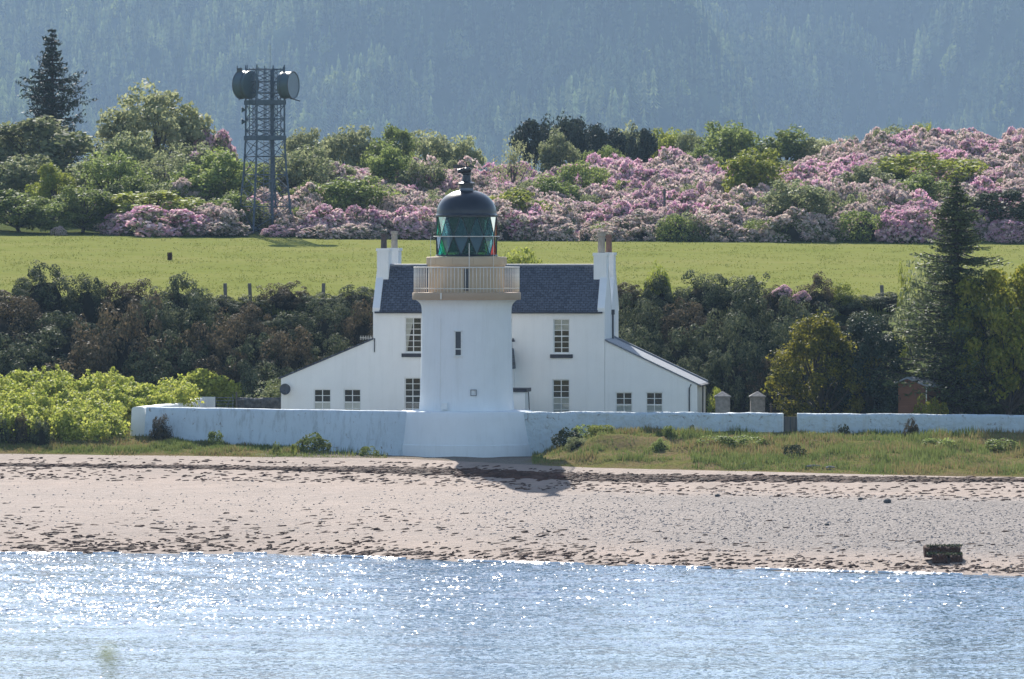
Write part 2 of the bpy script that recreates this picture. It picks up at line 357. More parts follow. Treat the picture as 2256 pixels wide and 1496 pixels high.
# leaves
G = leafmat
M['gorse'] = G('gorse_green', [(.02, .032, .018), (.045, .062, .030), (.08, .092, .048)], .6, .25, spec=.04)
M['gorse_lit_top'] = G('gorse_green_sunlit', [(.07, .09, .042), (.12, .135, .07), (.165, .175, .095)], .6, .3, spec=.04)  # paler green painted on the puff tops in place of sunlight
M['russet_lit_top'] = G('gorse_russet_sunlit', [(.075, .058, .036), (.12, .09, .052), (.155, .12, .07)], .6, .3, spec=.04)  # the same painted sunlit tops for the russet bushes
M['russet'] = G('gorse_russet', [(.025, .03, .02), (.055, .05, .03), (.09, .075, .045)], .6, .25, spec=.04)
M['rleaf'] = G('rhododendron_leaf', [(.05, .08, .04), (.14, .17, .08), (.28, .30, .18)], .35, .35)
M['rflower'] = G('mauve_flower', [(.48, .19, .37), (.64, .35, .47), (.70, .48, .53), (.70, .57, .52)], .7, .35)
M['rpale'] = G('pale_pink_flower', [(.50, .33, .35), (.66, .49, .48), (.66, .58, .48)], .7, .35)
M['pale_tree'] = G('pale_willow_leaf', [(.17, .19, .085), (.30, .32, .15), (.40, .41, .22)], .5, .5)
M['mid_tree'] = G('broadleaf_green', [(.07, .11, .03), (.17, .22, .06), (.28, .32, .10)], .5, .5)
M['yellow_tree'] = G('yellow_green_leaf', [(.14, .19, .03), (.25, .29, .05), (.36, .37, .08)], .5, .45)
M['grey_tree'] = G('grey_green_leaf', [(.09, .12, .05), (.19, .22, .095), (.31, .32, .17)], .5, .5)
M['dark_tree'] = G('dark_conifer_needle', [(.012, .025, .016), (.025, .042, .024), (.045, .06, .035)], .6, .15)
M['larch'] = G('larch_needle', [(.06, .085, .035), (.12, .155, .06), (.20, .235, .10)], .6, .5)
M['pine'] = G('pine_needle', [(.018, .028, .022), (.035, .05, .034), (.06, .072, .048)], .6, .15)
M['knot'] = G('knotweed_leaf', [(.16, .22, .03), (.29, .33, .05), (.45, .45, .11)], .45, .5)
M['maple'] = G('maple_leaf', [(.10, .14, .02), (.22, .25, .035), (.36, .32, .05)], .5, .5)
M['gold'] = G('golden_conifer_needle', [(.04, .055, .015), (.12, .13, .022), (.30, .26, .035)], .6, .5)
M['grass_g'] = G('grass_blade', [(.07, .11, .025), (.13, .17, .045), (.19, .21, .07)], .7, .35)
M['grass_f'] = G('pasture_blade', [(.14, .165, .036), (.18, .20, .046), (.22, .22, .065)], .8, .3)
M['grass_b'] = G('dry_grass_blade', [(.20, .14, .07), (.28, .20, .10), (.20, .19, .07)], .8, .35)
M['weed'] = G('wrack_weed', [(.025, .013, .010), (.06, .028, .020), (.10, .05, .034)], .8, .0, spec=.08)
M['pebble'] = G('pebble_stone', [(.17, .14, .13), (.28, .235, .21), (.36, .30, .27)], .8, .0)
M['spruce'] = G('far_spruce', [(.02, .045, .028), (.07, .11, .06), (.14, .18, .10)], .8, .5, vary=.6)
M['sprucelit'] = G('far_spruce_lit', [(.10, .14, .07), (.22, .27, .13), (.36, .40, .20)], .8, .5, vary=.5)  # paler spruce colour, painted light for the bright folds of the hill
M['farleaf'] = G('far_broadleaf', [(.14, .19, .05), (.22, .26, .08)], .8, .3)

# ------------------------------------------------------------------ ground sheets
xsf = np.concatenate([np.linspace(-400, -62, 24), np.arange(-60, 60.1, .5), np.linspace(62, 400, 24)])
def rows(a, b, n): return [a + (b - a) * i / (n - 1) for i in range(n)]
one = np.ones_like(xsf)
structure(grid('near_shore', xsf, rows(-60 * one, 9 * one, 6) + rows(10 * one, 40 * one, 12), M['verge']))
structure(grid('beach', xsf, rows(40 * one, shoreY(xsf) - 16, 4) + rows(shoreY(xsf) - 15, edgeY(xsf), 110), M['beach']))
structure(grid('grass_verge', xsf, rows(edgeY(xsf), wallY(xsf) + .5, 40), M['verge']))
structure(grid('garden_ground', xsf, rows(wallY(xsf) + .5, 366 * one, 20), M['verge']))
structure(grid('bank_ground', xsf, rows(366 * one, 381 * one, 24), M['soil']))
structure(grid('field', xsf, rows(381 * one, 482 * one, 60), M['field']))
structure(grid('hillside', xsf, rows(482 * one, 700 * one, 90) + rows(704 * one, 760 * one, 8), M['hill']))
xm = np.concatenate([np.linspace(-4200, -740, 22), np.arange(-720, 721, 16), np.linspace(740, 4200, 22)]); om = np.ones_like(xm)
structure(grid('mountain', xm, rows(758 * om, 4150 * om, 14) + rows(4180 * om, 7400 * om, 190), M['mountain'], zf=lambda x, y: np.where(y < 770, H(np.clip(x, -400, 400), y) - .5, mount(x, y))))

# ------------------------------------------------------------------ sea
def waves(x, Y):
    rs = np.random.RandomState(11); z = np.zeros_like(x)
    amp = (.25 + .75 / (1 + np.exp(-(Y - 250) / 5.0))) * (.65 + .9 * np.clip(vnoise(x * .07, Y * .05), 0, 1))
    for i in range(34):
        lam = .7 * 1.085 ** i if i < 26 else 3.5 + (i - 26) * .8
        th = rs.normal(-PI / 2, .55); k = 2 * PI / lam; ph = rs.rand() * 6.28
        a = .0031 * lam * rs.uniform(.6, 1.3)
        z += a * np.sin(k * (x * math.cos(th) + Y * math.sin(th)) + ph + .8 * np.sin(k * .21 * (x * .6 - Y * .3)))
    return (z * amp) * np.clip((shoreY(x) - Y) / 5 + .25, .15, 1)
xw = np.concatenate([np.linspace(-420, -40, 26), np.linspace(-38, -28, 14), np.arange(-27.6, 27.6, .17), np.linspace(28, 38, 14), np.linspace(40, 420, 26)])
yw = np.concatenate([np.linspace(24, 190, 40), np.arange(191, 318, .17), np.linspace(320, 345, 6)])
structure(grid('sea_water', xw, [np.full_like(xw, y) for y in yw], M['water'], zf=waves))

# ------------------------------------------------------------------ haze
hz = NT('haze_air'); hz.n.remove(hz.b); pv = hz.add('ShaderNodeVolumePrincipled'); pv.inputs['Color'].default_value = (.50, .72, 1.0, 1)
pv.inputs['Density'].default_value = .000070; pv.inputs['Anisotropy'].default_value = .1; hz.L(pv.outputs[0], hz.out.inputs['Volume'])
hb = MB().box(-4300, 4300, -80, 7500, -4.5, 720).build('haze', hz.m); hb['kind'] = 'stuff'

# ================================================================== LIGHTHOUSE
ZT = lambda py: CAMZ - (py - HOR) / 42.0
LX, LY, LZ = X(1028, 350), 350.0, 3.2
LH = root('lighthouse', (LX, LY, LZ)); tag(LH, 'short round white lighthouse with cream gallery and black domed lantern', 'lighthouse')
q = lambda py: ZT(py) - LZ
def prof(pts): return [(q(py), r) for py, r in pts]
pr = [(0.2, 2.52), (q(915), 2.52), (q(903), 2.50), (q(870), 2.44), (q(800), 2.39), (q(690), 2.35), (q(676), 2.37), (q(670), 2.42), (q(665), 2.52), (q(661), 2.64), (q(660.5), 2.72)]
MB().lathe(pr, 96).build('tower', M['towerwhite'], LH, 50.0)
MB().lathe(prof([(660.4, 2.3), (660.4, 2.835), (657, 2.85), (646, 2.85), (644.5, 2.83), (644.5, 1.9)]), 96).build('gallery_deck', M['creamdark'], LH, 40.0)
mb = MB().lathe(prof([(646, 1.99), (588, 1.99)]), 96)
mb.lathe(prof([(588, 1.99), (586, 2.05), (583, 2.06), (583, 2.11), (567.5, 2.11), (566, 2.08), (565, 1.4)]), 96)
mb.build('gallery_drum', M['cream'], LH, 40.0)
for a in range(-84, 97, 30):
    t = R(a - 90 + 4); c, s_ = math.cos(t), math.sin(t)
    MB().tube([(c * 2.105, s_ * 2.105, q(582)), (c * 2.105, s_ * 2.105, q(568))], .013, 5).build('joint', M['creamdark'], LH)
NB = 90
rr = 2.76
def ring(z, r, rad, k=96, kk=6):
    pts = [(r * math.cos(2 * PI * j / k), r * math.sin(2 * PI * j / k), z) for j in range(k + 1)]
    return MB().tube(pts, rad, kk, cap=False)
ring(q(589), rr, .034).build('top_rail', M['rail'], LH, True)
ring(q(635.5), rr, .022).build('bottom_rail', M['rail'], LH, True)
bal = None
for i in range(NB):
    a = 2 * PI * (i + .3) / NB
    if bal is None: bal = MB().tube([(0, 0, q(644)), (0, 0, q(589))], .019, 6).build('baluster', M['rail'], LH, True); o = bal
    else: o = bal.copy(); COL.objects.link(o); o.parent = LH
    o.location = (rr * math.cos(a), rr * math.sin(a), 0)
# thin tall stanchions and wires of the gallery
for a in (-90 - 58, -90 + 40, -90 + 4):
    t = R(a); r_ = 2.2 if abs(a + 86) > 1 else 2.16
    top = 521 if a != -86 else 536
    MB().tube([(r_ * math.cos(t), r_ * math.sin(t), q(600)), (r_ * math.cos(t), r_ * math.sin(t), q(top))], .013 if a != -86 else .024, 6).build('stanchion', M['rail'], LH)
# small door in the drum, drain slot
MB().box(-.11, .11, -2.03, -1.95, q(640), q(592)).build('drum_door', M['steeldark'], LH).location = (.0, 0, 0)
MB().box(-1.36, -1.28, -2.60, -2.45, q(659), q(645)).build('overflow_pipe', M['rail'], LH)
# lantern: apexes of the glazing triangles
RL = 1.60
zb, zm, zt = q(563), q(521), q(475)
def lp(a, z, r=RL): t = R(a - 90); return Vector((r * math.cos(t), r * math.sin(t), z))
bars = MB(); panes = []
for k in range(12):
    m0, m1 = 5 + 30 * k, 35 + 30 * k; b0, b1 = -10 + 30 * k, 20 + 30 * k
    for z in (zb, zt):
        bars.tube([lp(m0, zm), lp(b0, z)], .021, 5); bars.tube([lp(m0, zm), lp(b1, z)], .021, 5)
        panes.append((lp(b0, z), lp(b1, z), lp(m0, zm), z == zt, True, (b0 + b1) / 2))
        panes.append((lp(m0, zm), lp(m1, zm), lp(b1, z), z == zt, False, b1))
for z, r_ in ((zb, .05), (zm, .028), (zt, .04)):
    pts = [lp(5 + 15 * j if True else 0, z) for j in range(25)]
    bars.tube(pts, r_, 6, cap=False)
bars.build('glazing_bars', M['black'], LH)
for A, B, Cc, up, base, ang in panes:
    a = (ang + 180) % 360 - 180
    if 38 < a < 88: m = 'g_red' if a > 50 else 'g_teal'
    elif -95 < a < -42: m = 'g_green'
    elif up: m = 'g_teal' if not base else 'g_dark'
    else: m = 'g_dark' if base else 'g_blue'
    if abs(a) > 95: m = 'glass'
    sh = .992
    V = [tuple(p * 1) for p in (A, B, Cc)]
    MB().arr([(x * sh, y * sh, z) for x, y, z in V], [(0, 1, 2)]).build('pane', M[m], LH)
ring(zm, 1.72, .024).build('lantern_handrail', M['rail'], LH, True)
lens = MB()
for i in range(16):
    z0 = q(556) + i * .155; lens.lathe([(z0, .95), (z0 + .07, 1.02), (z0 + .15, .95)], 32)
lens.build('lens', M['lens'], LH)
MB().lathe([(q(565), .5), (q(556), .5), (q(556), .16), (q(478), .16)], 20).build('lamp_pedestal', M['black'], LH)
dome = [(q(478), 1.60), (q(478), 1.625), (q(474), 1.625), (q(473), 1.60)]
for i in range(0, 21):
    t = i / 20 * R(74); dome.append((q(471) + 1.26 * math.sin(t), 1.58 * math.cos(t) ** .92 ))
dm = MB().lathe(dome, 72).build('dome', M['black'], LH, 40.0)
z0 = dome[-1][0]; 
MB().lathe([(z0 - .12, .40), (z0 + .02, .40), (z0 + .03, .405), (z0 + .05, .36), (z0 + .14, .36)], 32).build('dome_collar', M['lead'], LH, 40.0)
vent = MB().lathe([(z0 + .12, .36), (q(408), .36), (q(407), .46), (q(403.5), .46), (q(402), .33), (q(399), .24), (q(386), .20), (q(384), .25), (q(382), .25), (q(381), .20), (q(380), .22), (q(376), .26), (q(372), .25), (q(369), .15), (q(367.5), .03)], 28)
vent.tube([(-.1, 0, q(377)), (-.30, 0, q(376.5)), (-.46, 0, q(377.5))], [.15, .12, .10], 12)
vent.build('vent_stack', M['black'], LH, 40.0)
va = MB().prism([(-.20, q(364.0)), (-.72, q(361.5)), (-.72, q(371)), (-.26, q(370.5)), (-.12, q(367))], 'y', -.02, .02)
va.tube([(-.3, 0, q(367)), (.36, 0, q(366.5))], .03, 6); va.prism([(.18, q(362)), (.42, q(366.5)), (.18, q(370))], 'y', -.03, .03); va.tube([(0, 0, q(370)), (0, 0, q(359))], .03, 6)
va.build('weather_vane', M['black'], LH)
def onshell(ang, z, r): t = R(ang - 90); return Vector((r * math.cos(t), r * math.sin(t), z))
# slit window, box, hatch
sl = MB(); w_ = onshell(-10.5, 0, 2.37)
fw = MB(); x0, x1 = (1003.5 - 1028) / 42, (1017 - 1028) / 42; yf = -2.40
fw.box(x0 - .05, x0 + .02, yf, yf + .3, q(782), q(728)); fw.box(x1 - .02, x1 + .05, yf, yf + .3, q(782), q(728)); fw.box(x0 - .05, x1 + .05, yf, yf + .3, q(729.5), q(727)); fw.box(x0 - .09, x1 + .09, yf - .05, yf + .3, q(784.5), q(782)); fw.box(x0, x1, yf + .02, yf + .1, q(768.6), q(766.4))
fr = fw.build('slit_window', M['frame'], LH)
MB().box(x0 + .02, x1 - .02, yf + .035, yf + .2, q(781), q(729)).build('glass', M['steeldark'], fr)
bx = MB(); cx = (980 - 1028) / 42; bx.box(cx - .16, cx + .16, -2.46, -2.2, q(900), q(886)); bx.tube([(cx - .17, -2.44, q(888)), (cx - .17, -2.44, q(903))], .02, 6)
bx.build('junction_box', M['frame'], LH)
hx = (1044 - 1028) / 42; hb_ = MB()
for a_, b_, c_, d_ in ((-.16, .16, 870, 868.6), (-.16, .16, 857.5, 856.2), (-.16, -.13, 870, 856.2), (.13, .16, 870, 856.2)): hb_.box(hx + a_, hx + b_, -2.475, -2.3, q(c_), q(d_))
hb_.build('wall_hatch', M['lead'], LH)
MB().tube([onshell(-34, q(905), 2.475), onshell(-34, q(700), 2.39)], .012, 4).build('conductor_strip', M['frame'], LH)

# drum of sea wall in front of the tower (a battered round plinth)
DR = root('sea_wall_bastion', (LX, LY, 3.0)); tag(DR, 'rounded smooth white bastion of the sea wall standing under the lighthouse', 'wall')
zl = lambda py, Y=346.3: Z(py, Y) - 3.0
dp = [(-.3, 3.90), (zl(982), 3.78), (zl(981), 3.74), (zl(925), 3.52), (zl(911), 3.46), (zl(908.6), 3.42), (zl(907.6), 3.35), (zl(907.6), 2.0)]
MB().lathe(dp, 96).build('bastion_wall', M['towerwhite'], DR, 40.0)

# ================================================================== SEA WALLS
def wallrun(name, pts, ztops, m, thick=.5, batter=.32, label='', endpx=None, sub=.4, rough=.02, low=.6):
    """pts: list of (x,Y) along the front top edge; cross-section with battered front, rounded coping"""
    P = [Vector((x, y)) for x, y in pts]; L = [0]
    for a, b in zip(P, P[1:]): L.append(L[-1] + (b - a).length)
    n = max(3, int(L[-1] / sub)); V = []; rs = np.random.RandomState(5)
    r0 = MB(); K = 12
    for i in range(n + 1):
        s_ = L[-1] * i / n; x = np.interp(s_, L, [p.x for p in P]); y = np.interp(s_, L, [p.y for p in P]); zt_ = np.interp(s_, L, ztops)
        x2 = np.interp(s_ + .3, L, [p.x for p in P]) - np.interp(s_ - .3, L, [p.x for p in P]); y2 = np.interp(s_ + .3, L, [p.y for p in P]) - np.interp(s_ - .3, L, [p.y for p in P])
        d = Vector((x2, y2)).normalized(); nn = Vector((d.y, -d.x))     # towards the front
        zg = min(Hs(x, y - .3), Hs(x, y + .3)) - low; h = zt_ - zg
        j = lambda a: float(rs.normal(0, rough * a))
        wob = float(fbm(s_ * .9, 2.2, 3)) * rough * 5
        sec = [(batter * 1.15, zg), (batter * .62, zg + h * .35), (batter * .28, zg + h * .7), (.02, zt_ - .17), (.0, zt_ - .12), (-.04, zt_ - .055), (-.11, zt_ - .012), (-.2, zt_), (-thick + .14, zt_ - .01), (-thick + .03, zt_ - .08), (-thick, zt_ - .2), (-thick - .1, zg)]
        for k, (o, z) in enumerate(sec):
            V.append((x + nn.x * (o + j(1)), y + nn.y * (o + j(1)), z + (wob if 3 <= k <= 9 else 0) + j(.5)))
    Fa = [(i * K + k, i * K + (k + 1), (i + 1) * K + k + 1, (i + 1) * K + k) for i in range(n) for k in range(K - 1)]
    Fa += [tuple(range(K - 1, -1, -1)), tuple(range(n * K, n * K + K))]
    o = MB().arr(V, Fa).build(name, m, None, 60.0); tag(o, label, 'wall'); return o
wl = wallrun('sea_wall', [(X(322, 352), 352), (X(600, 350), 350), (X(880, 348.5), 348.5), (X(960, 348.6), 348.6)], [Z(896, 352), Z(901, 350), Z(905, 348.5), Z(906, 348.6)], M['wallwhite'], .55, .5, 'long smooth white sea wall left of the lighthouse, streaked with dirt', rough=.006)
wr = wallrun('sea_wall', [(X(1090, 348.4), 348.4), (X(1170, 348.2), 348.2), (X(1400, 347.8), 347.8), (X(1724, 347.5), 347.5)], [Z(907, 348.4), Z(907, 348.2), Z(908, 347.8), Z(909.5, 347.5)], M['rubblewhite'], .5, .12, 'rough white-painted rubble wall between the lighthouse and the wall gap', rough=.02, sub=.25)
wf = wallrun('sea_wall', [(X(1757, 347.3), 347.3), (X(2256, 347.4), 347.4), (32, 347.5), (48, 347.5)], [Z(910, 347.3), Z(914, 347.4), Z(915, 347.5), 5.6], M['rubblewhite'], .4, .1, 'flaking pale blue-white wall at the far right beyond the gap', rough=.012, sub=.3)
for px in (2146, 2050): pass
wb = wallrun('return_wall', [(X(455, 366.5), 366.5), (X(440, 364.2), 364.2), (X(424, 362.6), 362.6), (X(370, 357), 357), (X(318, 352.1), 352.1)][::-1], [Z(896, 352), Z(891, 357), Z(886, 362.6), Z(877, 364.2), Z(875, 366.5)], M['white'], .7, .35, 'short white return wall running back from the left end of the sea wall, rising at its end', rough=.01)
# pier at its end
MB().box(-.42, .42, -.4, .4, -.3, Z(874.5, 366) - 4.9).build('end_pier', M['white'], None).location = (X(457, 366), 366.3, 4.9)
pe = bpy.data.objects['end_pier']; pe.parent = wb
# gap door between the walls
gd = root('garden_door', (X(1741, 347.6), 347.6, 4.6)); tag(gd, 'weathered grey plank door in the gap of the white wall', 'gate')
MB().box(-.36, .36, -.03, .03, -.1, Z(918, 347.6) - 4.6).build('door_panel', M['wood'], gd)
for xx in (-.30, 0, .3): MB().box(xx - .03, xx + .03, -.055, -.033, -.1, Z(919, 347.6) - 4.6).build('batten', M['steeldark'], gd)
for xx in (-.4, .4): MB().box(xx - .05, xx + .05, -.09, .09, -.3, Z(911, 347.6) - 4.6).build('post', M['frame'], gd)

# ================================================================== KEEPERS' HOUSE
HA = R(6.0); HX, HY, HZ = X(1077, 358), 358.0, 4.6
def fac(px, py):
    u = 0
    for _ in range(6):
        Yv = HY - u * math.sin(HA); u = ((px - 1128) / F * Yv - HX) / math.cos(HA)
    return u, Z(py, HY - u * math.sin(HA)) - HZ
HS = root('keepers_house', (HX, HY, HZ), -HA); tag(HS, 'white two-storey keepers house with slate roof and two lean-to wings behind the lighthouse', 'house')
uL, zE = fac(822, 684)[0], fac(1077, 684)[1]; uR = fac(1332, 684)[0]
DP = 4.2; RISE = 2.28; TH = .35
# window openings in the front face
def rect(px0, py0, px1, py1): a, b = fac(px0, py0), fac(px1, py1); return (a[0], b[0], b[1], a[1])
wins = [(rect(892, 699, 929, 777), 6, True, 'l'), (rect(1219, 702.5, 1255, 779), 6, True, 'blind_or_reflection'), (rect(891, 832, 927, 914), 6, False, None), (rect(1217, 836, 1255, 916), 6, False, 'wall_reflection'), (rect(1092, 700, 1129, 776), 6, False, None)]
def cells(mb, u0, u1, z0, z1, holes, v0, v1):
    us = sorted({u0, u1, *[h[0] for h in holes], *[h[1] for h in holes]}); 
    for a, b in zip(us, us[1:]):
        zs = sorted({z0, z1, *[z for h in holes if h[0] < (a + b) / 2 < h[1] for z in h[2:4]]})
        for c, d in zip(zs, zs[1:]):
            if any(h[0] < (a + b) / 2 < h[1] and h[2] < (c + d) / 2 < h[3] for h in holes): continue
            mb.box(a, b, v0, v1, c, d)
front = MB(); cells(front, uL, uR, -.5, zE, [w_[0] for w_ in wins], 0, TH); front.build('front_wall', M['white'], HS)
def gable(u0, u1, nm):
    g = MB(); e = .02
    g.prism([(TH, -.5), (2 * DP, -.5), (2 * DP, zE), (TH, zE)], 'x', u0, u1)
    g.prism([(0, zE), (DP, zE), (DP / 2, zE + RISE)], 'x', u0, u1); g.prism([(DP, zE), (2 * DP, zE), (DP * 1.5, zE + RISE)], 'x', u0, u1)
    return g.build(nm, M['white'], HS)
gable(uL, uL + TH, 'gable_wall'); gable(uR - TH, uR, 'gable_wall')
MB().box(uL + TH, uR - TH, 2 * DP - TH, 2 * DP, -.5, zE).build('rear_wall', M['white'], HS)
def slope(mb, u0, u1, va, za, vb, zb_, th=.09):
    mb.prism([(va, za), (vb, zb_), (vb, zb_ + th), (va, za + th)], 'x', u0, u1)
rf = MB()
k = RISE / (DP / 2); ov = .16
slope(rf, uL + .36, uR - .36, -ov, zE - ov * k + .05, DP / 2, zE + RISE + .05); slope(rf, uL + .36, uR - .36, DP, zE + .02, DP / 2 + .001, zE + RISE + .05)
slope(rf, uL + .36, uR - .36, DP + .001, zE + .02, DP * 1.5, zE + RISE + .05); slope(rf, uL + .36, uR - .36, DP * 2 + ov, zE - ov * k + .05, DP * 1.5 + .001, zE + RISE + .05)
roof = rf.build('roof', M['slate'], HS)
MB().tube([(uL + .36, DP / 2, zE + RISE + .14), (uR - .36, DP / 2, zE + RISE + .14)], .075, 8).build('ridge', M['lead'], roof)
MB().tube([(uL + .1, -ov - .03, zE - .11), (uR - .1, -ov - .03, zE - .11)], .055, 6).build('gutter', M['pipe'], HS)
def skew(u0, u1):
    g = MB()
    for c in (0, DP):
        for sgn in (0, 1):
            va, vb = (c - (.10 if c == 0 else 0), c + DP / 2) if sgn == 0 else (c + DP + (.1 if c else 0), c + DP / 2)
            za = zE - (.10 * k if (va < 0 or va > 2 * DP) else 0)
            g.prism([(va, za + .02), (vb, zE + RISE + .02), (vb, zE + RISE + .25), (va, za + .25)], 'x', u0, u1)
    return g.build('skew_coping', M['white'], HS)
skew(uL - .015, uL + .38); skew(uR - .38, uR + .015)
zr = zE + RISE
def stack(u0, u1, v0, v1, ztop, pots):
    s_ = MB().box(u0, u1, v0, v1, zr - 1.05, ztop).box(u0 - .05, u1 + .05, v0 - .05, v1 + .05, ztop, ztop + .16).build('chimney_stack', M['white'], HS)
    for (uu, vv, h, r_, m) in pots:
        MB().lathe([(ztop + .1, r_ * 1.05), (ztop + .16 + h * .8, r_ * .9), (ztop + .16 + h * .82, r_ * 1.12), (ztop + .16 + h, r_ * 1.1), (ztop + .16 + h, r_ * .7), (ztop + h * .6, r_ * .65)], 16, (uu, vv)).build('chimney_pot', M[m], s_, 40.0)
zc = lambda py: fac(1077, py)[1] + .06
stack(uL + .03, uL + .66, 1.4, 2.8, zc(556), [(uL + .32, 2.1, .80, .165, 'pot_dark')])
stack(uL + .04, uL + .68, 5.6, 7.0, zc(555), [(uL + .38, 6.3, .92, .18, 'pot_pale')])
stack(uR - .72, uR - .03, 1.4, 2.8, zc(566), [(uR - .36, 2.1, 1.10, .20, 'pot_pale')])
stack(uR - .70, uR - .03, 5.6, 7.0, zc(565), [(uR - .34, 6.3, .98, .17, 'pot_rust')])
# windows
def sash(hole, rowsn, sill, dress, parent=HS, v=.10, cols=2):
    u0, u1, z0, z1 = hole; f = MB(); e = .055
    f.box(u0 - .045, u0 + e, v, v + .09, z0, z1); f.box(u1 - e, u1 + .045, v, v + .09, z0, z1); f.box(u0 + e, u1 - e, v, v + .09, z1 - e, z1 + .03); f.box(u0 + e, u1 - e, v, v + .09, z0, z0 + e * 1.3)
    f.box(u0 + e, u1 - e, v - .01, v + .08, (z0 + z1) / 2 - .03, (z0 + z1) / 2 + .03)
    for c in range(1, cols): uu = u0 + (u1 - u0) * c / cols; f.box(uu - .022, uu + .022, v + .005, v + .075, z0 + e * 1.3, z1 - e)
    for r_ in range(1, rowsn):
        if r_ * 2 == rowsn: continue
        zz = z0 + (z1 - z0) * r_ / rowsn; f.box(u0 + e, u1 - e, v + .02, v + .06, zz - .016, zz + .016)
    o = f.build('window', M['frame'], parent)
    MB().box(u0 + .02, u1 - .02, v + .035, v + .045, z0, z1).build('glass', M['glass'], o)
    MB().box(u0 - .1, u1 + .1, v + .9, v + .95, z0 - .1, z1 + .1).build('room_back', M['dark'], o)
    if dress == 'l': MB().prism([(u0, z1), (u0 + (u1 - u0) * .52, z1), (u0 + .22, z0 + (z1 - z0) * .45), (u0 + .1, z0), (u0, z0)], 'y', v + .12, v + .16).build('curtain', M['curtain'], o)
    if dress == 'blind_or_reflection': MB().box(u0, u1, v + .12, v + .14, z0 + (z1 - z0) * .66, z1).build('blind_or_reflection', M['curtain'], o)
    if dress == 'wall_reflection': MB().box(u0, u1, v + .12, v + .14, z0, z0 + (z1 - z0) * .50).build('blind_or_reflection', M['curtain'], o)  # pale lower panel imitates the wall reflected in the panes
    if sill: MB().box(u0 - .17, u1 + .17, -.09, .12, z0 - .24, z0 - .04).build('sill', M['trimblack'], o)
for h_, n_, s_, d_ in wins: sash(h_, n_, s_, d_)
# wings
def wing(px_a, px_b, pya, pyb, openings, right, nm):
    ua, za = fac(px_a, pya); ub, zb_ = fac(px_b, pyb); g = MB(); inner, outer = (ua, ub)
    lo, hi = min(ua, ub), max(ua, ub); zlow = zb_
    cells(g, lo, hi, -.5, zlow, openings, .03, .38)
    g.prism([(ub, zlow), (ua, zlow), (ua, za)], 'y', .03, .38)
    D = 5.9
    sgn = 1 if right else -1
    g.box(min(ub, ub - sgn * .35), max(ub, ub - sgn * .35), .38, D, -.5, zlow)
    g.prism([(ub, -.5), (ua, -.5), (ua, za), (ub, zlow)], 'y', D - .35, D)
    W_ = g.build(nm, M['white'], HS)
    r_ = MB(); sl_ = (za - zlow) / (ub - ua)   # change of z per u (negative on right)
    def slab(v0, v1, t0, t1, ext=.14):
        ue = ub + sgn * ext; ze = zlow - abs(sl_) * ext
        return [(ua, za + t0), (ue, ze + t0), (ue, ze + t1), (ua, za + t1)]
    r_.prism(slab(0, 0, .02, .10), 'y', -.06, D + .02)
    ro = r_.build('wing_roof', M['wingslate'] if right else M['slate'], HS)
    MB().prism(slab(0, 0, .10, .20), 'y', D - .22, D + .05).build('coping', M['lead'], ro)
    if right:
        zg = zlow - .05; ue = ub + .17
        MB().tube([(ue, -.05, zg), (ue, D, zg)], .055, 6).build('gutter', M['pipe'], HS)
        MB().tube([(ub - .32, -.03, zg + .08), (ub - .42, -.03, zg - .12), (ub - .42, -.03, -.3)], .04, 6).build('downpipe', M['pipe'], HS)
        MB().tube([(ub + .06, 3.2, zg), (ub + .06, 3.2, -.3)], .04, 6).build('downpipe', M['pipe'], HS)
    return W_
o1 = [rect(691, 857, 729, 915), rect(757, 857, 795, 915)]; o2 = [rect(1356, 864, 1393, 920), rect(1423, 864, 1460, 920)]
wing(823, 619, 748, 834, o1, False, 'left_wing_wall'.replace('left_', ''))
wing(1332.5, 1536, 751, 848, o2, True, 'wing_wall')
for h_ in o1 + o2: sash(h_, 4, False, 'wall_reflection' if h_ in o1 else 'wall_reflection')
# downpipes and small fittings of the house
zp = zE
MB().tube([(uR + .07, DP, zE - .1), (uR + .07, DP, fac(1350, 757)[1])], .05, 8).build('downpipe', M['pipe'], HS)
MB().box(uR + .0, uR + .16, DP - .12, DP + .12, zE - .25, zE + .02).build('rain_hopper', M['pipe'], HS)
u_, z_ = fac(824, 745); MB().tube([(u_ + .03, -.04, z_), (u_ + .03, -.04, z_ - .75)], .03, 6).build('cable', M['pipe'], HS)
u_, z_ = fac(1131, 748); MB().lathe([(z_ - .12, .09), (z_ - .08, .10), (z_ + .08, .02)], 10, (u_, -.14)).build('wall_lamp', M['pipe'], HS)
# lobby between house and tower and the flat-roofed porch
lo_, hi_ = fac(1060, 800)[0], fac(1134, 800)[0]
zl0, zl1 = fac(1130, 812)[1], fac(1130, 768)[1]
MB().box(lo_, hi_, -1.6, -.01, -.5, zl0).build('lobby', M['white'], HS)
MB().prism([(lo_ - .1, zl0), (hi_ + .06, zl0), (hi_ - .05, zl1), (lo_ + 1.0, zl1 + .3)], 'y', -1.7, -.01).build('lobby_roof', M['slate'], HS)
pa, pb = fac(1090, 851)[0], fac(1175, 851)[0]; ztp = fac(1150, 860)[1]
pw = MB().box(pa, pb, -4.3, -2.2, -.5, ztp).build('porch', M['white'], HS)
MB().box(pa - .05, pb + .10, -4.40, -2.1, ztp, ztp + .19).build('porch_roof', M['trimblack'], pw)
MB().tube([(pb + .16, -4.1, ztp), (pb + .27, -4.1, -.2)], .028, 6).build('downpipe', M['pipe'], pw)

